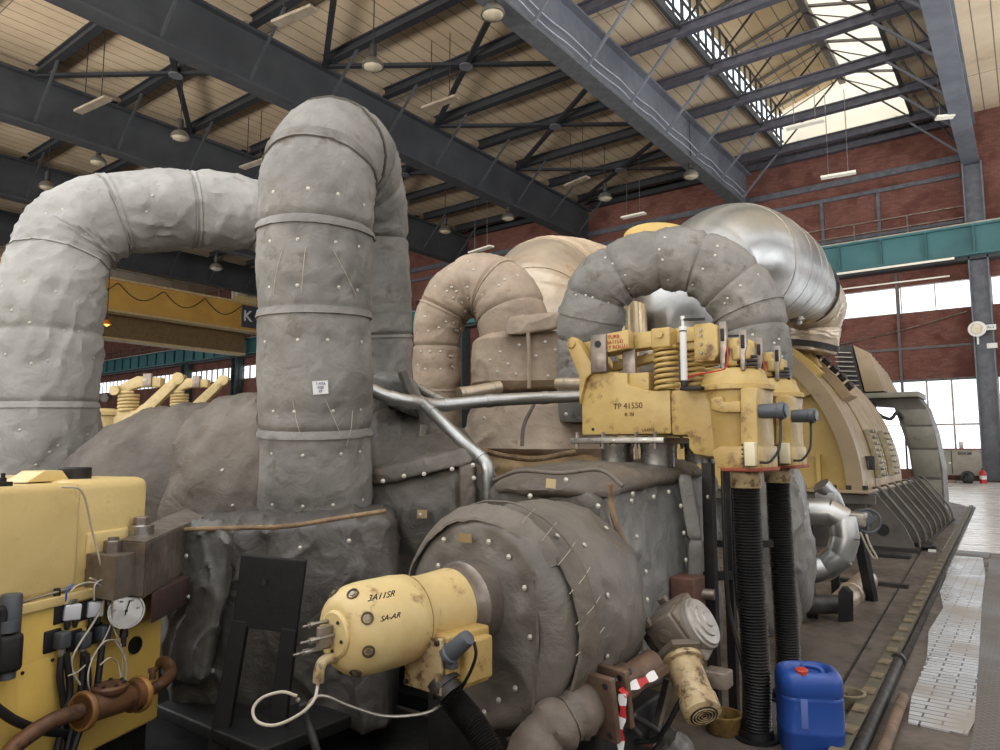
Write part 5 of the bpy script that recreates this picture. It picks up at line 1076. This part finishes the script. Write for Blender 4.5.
for k in range(7): a_=2*PI*k/7; obj('cover_bolt',lathe(ct+V((math.cos(a_)*.052,math.sin(a_)*.052,.028)),(0,0,1),[(0,.008),(.010,.008)],6),iron,cv,False)
obj('pipe_bend',wire([qb,pl(150,690,.2),pl(163,683,.2),pl(171,672,.12),pl(166,662,.06),pl(155,665,.0)],.026,18,60),rust,t)
obj('vent_stub',lathe(pl(152,684,.2)+V((0,0,.02)),(0,0,1),[(0,.014),(.03,.014),(.03,.02),(.045,.02)],8),rust,t)
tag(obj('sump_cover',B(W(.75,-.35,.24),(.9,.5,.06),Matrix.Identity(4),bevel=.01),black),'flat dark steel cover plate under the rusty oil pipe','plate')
# heavy steel bracket arm
t=thing('bracket_arm','heavy worn steel bracket arm bolted beside the yellow pedestal','bracket',P(150,560,3.3))
z1_=P(118,556,3.05).z; 
def q3(px,py,d): return P(px,py,d)
e0=P(85,548,3.02); 
blk=[P(86,552,3.0),P(116,556,2.92),P(146,552,3.1),P(118,541,3.4)]
zt=sum(p.z for p in blk)/4
f=prism([V((p.x,p.y,zt)) for p in blk],(0,0,-.18),bevel=.006); obj('arm_block',f,steel_worn,t)
arm=[P(118,546,3.06),P(147,548,3.02),P(176,532,3.45),P(205,522,3.9),P(186,508,4.3),P(150,526,3.6)]
za=P(160,540,3.3).z
f=bmesh.new(); lo=[V((p.x,p.y,zt-.19)) for p in arm]; hi=[V((p.x,p.y,zt+.04+.03*min(2,max(0,(p-EYE).length-3.3)))) for p in arm]
L_=[f.verts.new(p) for p in lo]; H_=[f.verts.new(p) for p in hi]; f.faces.new(L_[::-1]); f.faces.new(H_)
for i in range(6): j=(i+1)%6; f.faces.new((L_[i],L_[j],H_[j],H_[i]))
bmesh.ops.bevel(f,geom=f.edges[:],offset=.008,segments=2,affect='EDGES'); obj('arm_beam',f,steel_worn,t)
lw=[P(152,590,3.1),P(172,590,3.3),P(196,590,3.6),P(170,590,3.6)]; obj('arm_web',prism([V((p.x,p.y,zt-.19)) for p in lw],(0,0,-.13),bevel=.004),mat('rust_plum',(84,62,58),(66,54,52),.6,.2,5),t)
b1=P(113,550,3.05); b1.z=zt; obj('hex_bolt',lathe(b1,(0,0,1),[(0,.038),(.045,.038),(.05,.032),(.052,.022),(.062,.022)],6),steel_worn,t,False)
b2=P(141,534,3.25); b2.z=zt+.04; w_=obj('washer_stack',lathe(b2,(0,0,1),[(0,.055),(.05,.055),(.055,.05)],36),steel,t); obj('hex_bolt',lathe(b2+V((0,0,.055)),(0,0,1),[(0,.034),(.032,.034),(.036,.03)],6),steel_worn,w_,False)

# ================================================================ GENERATOR AND RIGHT BACKGROUND
gx,gz,gR,gy0,gy1=-5.02,.9,2.9,12.0,16.2
def arcxz(R,a0,a1,n,y): return [V((gx+R*math.cos(math.radians(a0+(a1-a0)*i/n)),y,gz+R*math.sin(math.radians(a0+(a1-a0)*i/n)))) for i in range(n+1)]
def shell(R0,R1,y0,y1,a0=0,a1=180,n=60):
    bm=bmesh.new(); s=[[bm.verts.new(p) for p in arcxz(R,a0,a1,n,y)] for R,y in ((R0,y0),(R1,y0),(R1,y1),(R0,y1))]
    for i in range(n):
        for k in range(4): a,b=s[k],s[(k+1)%4]; bm.faces.new((a[i],a[i+1],b[i+1],b[i]))
    bm.faces.new([q[0] for q in s]); bm.faces.new([q[-1] for q in s][::-1]); return bm
t=thing('generator_housing','domed tan generator housing with mustard end face at right','generator',(gx,gy0,.9))
obj('hood',shell(gR-.12,gR-.01,gy0+.02,gy1),hood_tan,t); obj('front_rim',shell(gR-.2,gR+.03,gy0-.06,gy0+.10),hood_tan,t); obj('rim_joint',shell(gR-.1,gR+.012,gy0+1.2,gy0+1.26),hood_tan,t)
e=bmesh.new(); pp=arcxz(gR-.15,0,180,60,gy0+.25); e.faces.new([e.verts.new(p) for p in pp]); ex_=bmesh.ops.extrude_face_region(e,geom=e.faces[:]); bmesh.ops.translate(e,verts=[v for v in ex_['geom'] if isinstance(v,bmesh.types.BMVert)],vec=(0,.05,0)); obj('end_face',e,yel_gen,t)
obj('end_rib',bar((gx,gy0+.2,gz+.75),(gx+2.7*math.cos(.62),gy0+.2,gz+2.7*math.sin(.62)),.10,.16,up=(0,1,0)),yel_gen,t,False)
obj('base_flange',bb(gx-3.05,gx+3.0,gy0-.10,gy1+.1,gz-.04,gz+.01,bevel=.01),hood_tan,t)
for x in (-2.35,-2.75): obj('end_post',bb(x-.03,x+.03,gy0+.1,gy0+.2,gz,gz+.55),yel_gen,t)
for k in range(9): obj('flange_bolt',lathe((gx+2.95-.22*k,gy0-.04,gz+.02),(0,0,1),[(0,.045),(.06,.045)],6),iron,t,False)
# top saddle with bolts and panel
obj('saddle_plate',shell(gR,gR+.12,gy0+.1,gy0+.35,38,72,20),yel_gen,t); obj('bolt_saddle',shell(gR,gR+.16,gy0+.9,gy0+1.5,30,62,20),hood_tan,t)
for k in range(9):
    a_=math.radians(33+k*3.4); p=V((gx+(gR+.16)*math.cos(a_),gy0+1.05,gz+(gR+.16)*math.sin(a_))); obj('stud_nut',lathe(p,V((math.cos(a_),-.3,math.sin(a_))),[(0,.075),(.10,.07),(.12,.03)],10),iron,t)
obj('shoulder_box',prism([(gx+1.55,gy0+.6,gz+2.2),(gx+2.25,gy0+.6,gz+2.0),(gx+2.1,gy0+.6,gz+2.3),(gx+1.6,gy0+.6,gz+2.75)],(0,.3,0),bevel=.02),yel_gen,t)
# two plates of bolts on the flank
for j,y in enumerate((13.2,14.6)):
    a0_,a1_=3,19; pl_=obj('flank_plate',shell(gR,gR+.09,y,y+.38,a0_,a1_,8),mat('weathered_plate',(168,160,132),(140,130,104),.6,.2,5),t)
    for k in range(8):
        for dy in (.08,.30): a_=math.radians(4+k*2); p=V((gx+(gR+.09)*math.cos(a_),y+dy,gz+(gR+.09)*math.sin(a_))); obj('plate_stud',lathe(p,V((math.cos(a_),0,math.sin(a_))),[(0,.035),(.05,.035)],6),galv_dull,pl_,False)
obj('flank_lug',bb(gx+gR-.12,gx+gR+.08,12.7,12.78,1.2,1.42,bevel=.01),iron,t)
text('warning_mark','!',.25,(gx+gR+.02,gy0+.5,1.25),(0,1,0),(0,0,1),MATS['blue_wire'],t)
# ribbed base
t=thing('foundation_frame','dark ribbed steel foundation frame below the tan generator housing','base',(-3,14,0))
f=bmesh.new(); bb(-8,-2.05,12.05,18.2,.72,.86,bm=f); bb(-8,-2.15,12.3,18.2,0,.72,bm=f); bb(-8,-1.95,12.0,12.08,.70,.84,bm=f); obj('frame',f,MATS['column_paint'] if 0 else mat('base_grey',(104,100,92),(82,78,72),.5,.3,2,.15,10,(120,104,84),.62),t,False)
for x in (-3.6,-2.95): obj('front_web',bb(x-.03,x+.03,12.0,12.3,0,.72),iron,t,False)
obj('oval_cover',lathe((-3.25,12.26,.42),(0,-1,0),[(0,.2),(.04,.2),(.05,.15)],24),galv_dull,t)
obj('foot_plate',bb(-2.3,-1.45,12.2,18.3,0,.05),iron,t,False)
for k in range(8):
    y=12.35+k*.78; obj('side_rib',prism([(-2.12,y,.05),(-2.12,y,.84),(-1.98,y,.84),(-1.62,y,.36),(-1.5,y,.05)],(0,.05,0)),MATS['base_grey'],t,False)
    if k<1: obj('rib_hole',lathe((-1.92,y-.004,.30),(0,-1,0),[(0,.09),(.01,.09)],20),black,t)
for k in range(8):
    y=12.45+k*.78; tag(obj('drain_pipe',wire([(-2.05,y,.92),(-1.93,y,.90),(-1.56,y,.40),(-1.47,y,.22),(-1.45,y,.06)],.018,8,30),MATS['base_grey']),'thin slanting pipe on the ribbed flank of the generator base','pipe','slanting pipes on the generator base')
t=thing('exciter_arch','grey panelled steel arch leg with top plate behind the generator','arch',(-1.9,18.6,0))
f=bmesh.new()
pz=[(-1.62,0),(-1.62,1.1),(-1.72,1.9),(-1.86,2.45),(-2.0,2.68),(-3.3,2.72),(-3.3,2.58),(-2.5,2.5),(-2.42,2.2),(-2.25,1.5),(-2.2,.9),(-2.2,0)]
obj('arch_frame',prism([(x,18.4,z) for x,z in pz],(0,1.0,0),bevel=.01),MATS['base_grey'],t,False)
for z0_,z1_,s0,s1 in ((.9,1.5,-.0,-.02),(1.55,2.02,-.04,-.09),(.2,.85,0,0),(2.06,2.42,-.12,-.2)): obj('leg_panel',prism([(-2.16+s0*1,18.37,z0_),(-1.66+s0,18.37,z0_),(-1.66+s1,18.37,z1_),(-2.20+s1,18.37,z1_)],(0,.04,0),bevel=.008),mat('panel_olive',(128,124,110),(108,106,94),.5,.2,2,c3=(92,88,78),c3amt=.6),t)
obj('top_plate',bb(-3.5,-1.95,18.0,19.4,2.68,2.80,bevel=.01),MATS['panel_olive'],t); 
t=thing('louvre_box','tan sloping louvre box perched on the top plate of the exciter arch','box',(-2.9,18.6,2.8))
obj('slatted_face',prism([(-3.55,18.05,2.84),(-3.05,18.05,2.84),(-3.25,18.05,3.95),(-3.55,18.05,3.95)],(0,.9,0)),iron,t,False)
for k in range(9): obj('slat',bar((-3.6,18.0,2.92+k*.11),(-3.1-.02*k,18.0,2.88+k*.11),.05,.02),galv_dull,t,False)
for k in range(6): 
    y0_=18.05+k*.42; obj('side_panel',prism([(-3.02,y0_,2.84),(-2.62,y0_+.0,2.84),(-2.9,y0_,3.75-.05*k),(-3.22,y0_,3.95-.05*k)],(0,.34,0),bevel=.01),hood_tan,t)
tag(obj('twisted_cable',wire([(-2.9,18.2,2.6),(-2.8,18.1,2.35),(-2.55,18.1,2.2),(-2.4,18.15,2.35),(-2.3,18.2,2.2)],.04,8,40),iron),'dark sagging cable in the opening of the exciter arch','cable')

# --- segmented metal duct group
def seg_duct(pts,r,m,t,name='duct_segment'):
    for a,b in zip(pts,pts[1:]):
        a,b=V(a),V(b); d=(b-a).normalized(); e=.02
        obj(name,lathe(a-d*e,d,[(0,r*.97),(e,r),((b-a).length+e,r),((b-a).length+2*e,r*.97)],28),m,t)
t=thing('segmented_duct','silver segmented metal duct elbow curling beside the grey blanket skirt','duct',P(840,575,6.7))
seg_duct([P(800,512,6.7),P(828,512,6.6),P(842,520,6.55),P(845,538,6.5),P(840,555,6.5),P(825,567,6.55),P(800,572,6.6)],.125,galv,t)
obj('duct_box',B(P(800,510,6.75),(.24,.3,.16),bevel=.02),galv_dull,t)
t=thing('silencer_pipe','pale steel pipe lying low on brackets right of the blanket skirt','pipe',P(850,600,7))
obj('barrel',lathe(P(832,612,6.6),P(874,574,8.2)-P(832,612,6.6),[(0,.10),(.04,.115),(.8,.115),(.81,.125),(.86,.125),(.87,.115),(1.6,.115),(1.7,.09)],32),galv_pale,t); obj('black_inlet',wire([P(790,600,6.2),P(805,604,6.3),P(836,604,6.5)],.085,20,30),iron,t)
obj('collar',lathe(P(795,600,6.2),(1,.3,0),[(0,.1),(.05,.1)],24),iron,t)
tag(obj('support_stanchion',prism([P(838,622,6.3),P(849,622,6.3),P(849,592,6.3),P(843,586,6.3),P(838,592,6.3)],(.03,.04,0),bevel=.004),black),'short black stanchion clasping the low pale pipe','bracket')
def legp(a,b,w,lab): tag(obj('support_post',bar(a,b,w,w*.7),black,None,False),lab,'post')
a_=P(872,601,7.2); legp(V((a_.x,a_.y,0)),P(858,530,7.2),.10,'black steel leg slanting down under the handwheel valve')
a_=P(812,596,6.5); legp(V((a_.x,a_.y,0)),P(802,524,6.5),.09,'black post under the left end of the silver segmented duct')
a_=P(836,590,7.4); legp(V((a_.x,a_.y,0)),P(834,545,7.4),.08,'thin black post behind the silver segmented duct')
t=thing('handwheel_valve','grey gate valve with spoked handwheel on its right side','valve',P(855,525,7.1))
hc=P(868,521,7.15); hn=V((.45,-.89,0)).normalized(); hx,hy,hz=basis(hn)
obj('handwheel_rim',wire([hc+(hx*math.cos(q)+hy*math.sin(q))*.115 for q in [2*PI*i/20 for i in range(21)]],.014,10,80),bluegrey,t)
for k in range(3): q=2*PI*k/3+.5; obj('spoke',bar(hc,hc+(hx*math.cos(q)+hy*math.sin(q))*.115,.022,.014,up=hn),bluegrey,t,False)
obj('valve_body',lathe(hc-hn*.30,hn,[(0,.08),(.05,.10),(.16,.10),(.18,.05),(.32,.03)],24),bluegrey,t); obj('actuator_box',B(P(852,519,7.2),(.26,.22,.14),bevel=.02),galv_dull,t)
tag(obj('drooping_wire',wire([P(860,532,7.0),P(866,545,7.0),P(872,556,7.0),P(877,558,6.98),P(870,545,6.98),P(866,534,7)],.01,6,40),wire_w),'thin pale wire drooping below the handwheel','wire')
t=thing('sheet_duct_bend','angular bright sheet-metal duct bend rising at the blanket edge','duct',P(835,500,7.3)); seg_duct([P(822,486,7.3),P(832,498,7.3),P(836,508,7.3)],.09,galv,t); obj('duct_mouth',B(P(828,500,7.3),(.2,.2,.16),bevel=.01),galv,t)
tag(obj('low_bracket_plate',B(V((-1.72,11.6,.03)),(.5,.25,.06),bevel=.01),iron),'flat dark bracket plate on the floor before the generator base','plate')
tag(obj('floor_crossbar',bb(-3.2,-1.2,9.1,9.2,.0,.04),iron,None,False),'dark crossbar set across the floor before the generator base','bar')
t=thing('floor_debris','small dark tool lump with a white tag on the floor by the generator base','debris',(-1.4,12.8,0)); obj('lump',blob_bm((-1.42,12.75,.05),.14,.12,.06,wr=.02,n=32),black,t); obj('white_tag',B((-1.3,12.5,.02),(.1,.1,.03)),white_m,t)

# --- blue canister and dishes
jc=onz(811,750)
t=thing('blue_canister','blue plastic jerrycan with red cap standing on the floor near the kerb','jerrycan',jc)
jc=onz(811,750); jr=math.radians(28)
JM=Matrix.Translation(jc)@Matrix.Rotation(jr,4,'Z')@Matrix.Scale(1.10,4)
def rr_ring(bm,hx,hy,z,rc,n=10,M=JM,dx=0):
    vs=[]
    for cx,cy,a0 in ((hx-rc,hy-rc,0),(-hx+rc,hy-rc,90),(-hx+rc,-hy+rc,180),(hx-rc,-hy+rc,270)):
        for i in range(n+1): a=math.radians(a0+90*i/n); vs.append(bm.verts.new(M@V((cx+rc*math.cos(a)+dx,cy+rc*math.sin(a),z))))
    return vs
bm=bmesh.new(); prof=[(.115,.095,.0,.05),(.132,.11,.008,.06),(.136,.115,.03,.06),(.136,.115,.10,.06),(.1385,.1175,.108,.06),(.136,.115,.116,.06),(.137,.116,.25,.06),(.1385,.1175,.258,.06),(.134,.113,.266,.06),(.138,.118,.275,.06),(.139,.118,.33,.065),(.134,.114,.355,.07),(.122,.102,.372,.07),(.108,.09,.378,.07),(.098,.080,.374,.06),(.088,.072,.345,.055),(.0,.0,0,0)]
rings=[rr_ring(bm,a,b,z,r) for a,b,z,r in prof[:-1]]
for a,b in zip(rings,rings[1:]):
    n=len(a)
    for i in range(n): bm.faces.new((a[i],a[(i+1)%n],b[(i+1)%n],b[i]))
bm.faces.new(rings[0][::-1]); bm.faces.new(rings[-1]); obj('body',bm,blue,t,angle=60)
obj('handle',wire([JM@V(q) for q in ((.07,-.01,.345),(.05,0,.372),(.0,.0,.382),(-.02,.0,.378),(-.03,.0,.345))],.014,12,30),blue,t); obj('neck_boss',lathe(JM@V((-.045,-.075,.345)),(0,0,1),[(0,.045),(.02,.04),(.025,.032)],28),blue,t)
obj('cap',lathe(JM@V((-.045,-.078,.362)),(0,-.15,1),[(0,.030),(.004,.032),(.026,.031),(.03,.026)],20),redp,t,angle=15,label='red screw cap')
lb=bmesh.new(); box(lb,(.1375,.0,.185),(.004,.12,.11),JM,bevel=.0015); obj('paper_label',lb,mat('worn_label',(190,196,190),(150,160,160),.6,0,12,c3=(90,120,170),c3amt=.6),t,label='worn pale paper label on the side')
drip=bmesh.new(); box(drip,(-.05,-.1165,.20),(.03,.002,.13),JM,bevel=.0008); obj('dried_spill',drip,mat('spill',(92,112,170),(80,100,160),.6),t)
def dish(x,y,r,h,lab,m):
    tag(obj('dish',lathe((x,y,0),(0,0,1),[(0,r*.85),(.01,r*.93),(h*.8,r*.96),(h*.9,r*1.03),(h,r*1.03),(h,r*.86),(h*.5,r*.84),(h*.3,r*.83),(h*.3,0)],36),m),lab,'dish')
dish(-.985,4.80,.10,.09,'round cream oil dish with black rim right of the blue jerrycan',mat('dish_cream',(150,140,112),(120,110,88),.5,0,8,c3=(60,54,46),c3amt=.55)); dish(-1.45,3.98,.10,.10,'dirty yellowish oil dish under the small tilted motor',mat('dish_yellow',(150,120,62),(110,88,50),.5,0,8,c3=(60,48,32),c3amt=.55))

# --- second set of yellow valve gear far behind on the left
def far_gear(p,s,lab,first=True):
    t=thing('distant_valve_gear',lab,'valve gear',p)
    r_=V((.8,.6,0)); u_=V((0,0,1)); n_=V((.6,-.8,0))
    def Q(x,z,y=0): return p+r_*x*s+u_*z*s-n_*y*s
    obj('box',prism([Q(-.55,0),Q(.35,0),Q(.35,.40),Q(.0,.52),Q(-.1,.42),Q(-.55,.40)],-n_*.35*s,bevel=.015),yel_pale,t)
    obj('lever',prism([Q(-.48,.78,-.02),Q(-.1,.98,-.02),Q(.30,.96,-.02),Q(.30,.80,-.02),Q(-.05,.80,-.02),Q(-.4,.68,-.02)],-n_*.15*s,bevel=.02),yel_pale,t)
    obj('arm',prism([Q(.0,.30,-.06),Q(.2,.42,-.06),Q(.62,.86,-.06),Q(.72,.98,-.06),Q(.60,1.02,-.06),Q(.46,.92,-.06),Q(.05,.52,-.06)],-n_*.12*s,bevel=.02),yel_pale,t)
    obj('boss',lathe(Q(.62,.93,-.08),n_,[(0,.10*s),(.04*s,.10*s),(.05*s,.06*s)],24),yel_pale,t); obj('boss',lathe(Q(-.42,.74,-.05),n_,[(0,.08*s),(.04*s,.08*s)],24),yel_pale,t)
    obj('link_plate',prism([Q(.02,.8,-.05),Q(.16,.8,-.05),Q(.16,1.02,-.05),Q(.02,1.02,-.05)],-n_*.05,bevel=.01),steel_worn,t)
    c_=Q(-.28,0,.12); obj('coil_spring',helix((c_.x,c_.y),.14*s,.028*s,p.z+.38*s,p.z+.72*s,6),yel_pale,t); c_=Q(-.62,.2,.1)
    obj('cylinder',lathe(V((c_.x,c_.y,p.z-.1*s)),(0,0,1),[(0,.20*s),(.42*s,.20*s),(.44*s,.24*s),(.5*s,.24*s),(.55*s,.12*s)],28),yel_pale,t); obj('hand_knob',lathe(Q(-.62,.62,.1),n_,[(0,.07*s),(.1*s,.07*s)],16),iron,t)
    return t
far_gear(P(140,436,11.5),1.0,'pale yellow valve gear far behind, left of two seen over the blanket'); far_gear(P(190,430,12.6),.95,'pale yellow valve gear far behind, right of two, partly behind the tall pipe')
for p,l in ((P(140,437,11.5),'dark pedestal block under the left distant valve gear'),(P(190,431,12.6),'dark pedestal block under the right distant valve gear')): tag(obj('machine_block',B((p.x-.1,p.y+.2,p.z/2),(1.3,1.0,p.z-.02),bevel=.03),cloth_dark),l,'block')
t=thing('distant_railing','thin grey railing posts at the left edge far behind the arch pipe','railing',P(15,440,20)); 
f=bmesh.new(); pa_=P(-20,440,22); pb_=P(110,440,24)
for i in range(8): q=pa_+(pb_-pa_)*i/7; bar((q.x,q.y,0),(q.x,q.y,1.1),.05,.05,f)
for z in (.55,1.1): bar((pa_.x,pa_.y,z),(pb_.x,pb_.y,z),.05,.05,f)
obj('rail',f,galv_dull,t,False)
# ---------------------------------------------------------------- light
w=bpy.data.worlds.new('sky'); bpy.context.scene.world=w; w.use_nodes=True; bg=w.node_tree.nodes['Background']; bg.inputs[0].default_value=(.96,.97,1,1); bg.inputs[1].default_value=2.2
def area(name,loc,tgt,sx,sy,pw,col):
    l=bpy.data.lights.new(name,'AREA'); l.shape='RECTANGLE'; l.size=sx; l.size_y=sy; l.energy=pw; l.color=col
    o=bpy.data.objects.new(name,l); C.objects.link(o); o.location=loc; o.rotation_euler=(V(tgt)-V(loc)).to_track_quat('-Z','Y').to_euler(); return o
a1=area('window_daylight',(13.8,14,6),(-10,14,26),52,5.5,4000,(.92,.95,1)); a1.data.spread=math.radians(110)  # added fill aimed up at the roof from the right wall openings
a2=area('window_daylight',(-14,-13.5,5),(-14,12,26),50,7,13000,(1,.95,.88)); a2.data.spread=math.radians(110)  # added fill before the solid near wall, no window stands there
sc=bpy.context.scene
sc.view_settings.view_transform='Standard'; sc.view_settings.look='None'; sc.view_settings.gamma=1; sc.view_settings.use_curve_mapping=False; sc.view_settings.exposure=.15
sc.cycles.use_denoising=True; sc.cycles.max_bounces=6; sc.cycles.diffuse_bounces=4; sc.cycles.glossy_bounces=3; sc.cycles.transparent_max_bounces=8; sc.cycles.caustics_reflective=False
# every thing's Empty sits at the foot of what it holds
bpy.context.view_layer.update()
for o in list(C.objects):
    if o.parent or o.type not in ('EMPTY','MESH') : continue
    ds=[o] if o.type=='MESH' else []
    st=kids(o)
    if o.type=='MESH' and o.matrix_basis.translation.length<1e-6 and not st:
        cs=[v.co for v in o.data.vertices]
        if not cs: continue
        c=V(((min(v.x for v in cs)+max(v.x for v in cs))/2,(min(v.y for v in cs)+max(v.y for v in cs))/2,min(v.z for v in cs)))
        o.data.transform(Matrix.Translation(-c)); o.location=c
bpy.context.view_layer.update()
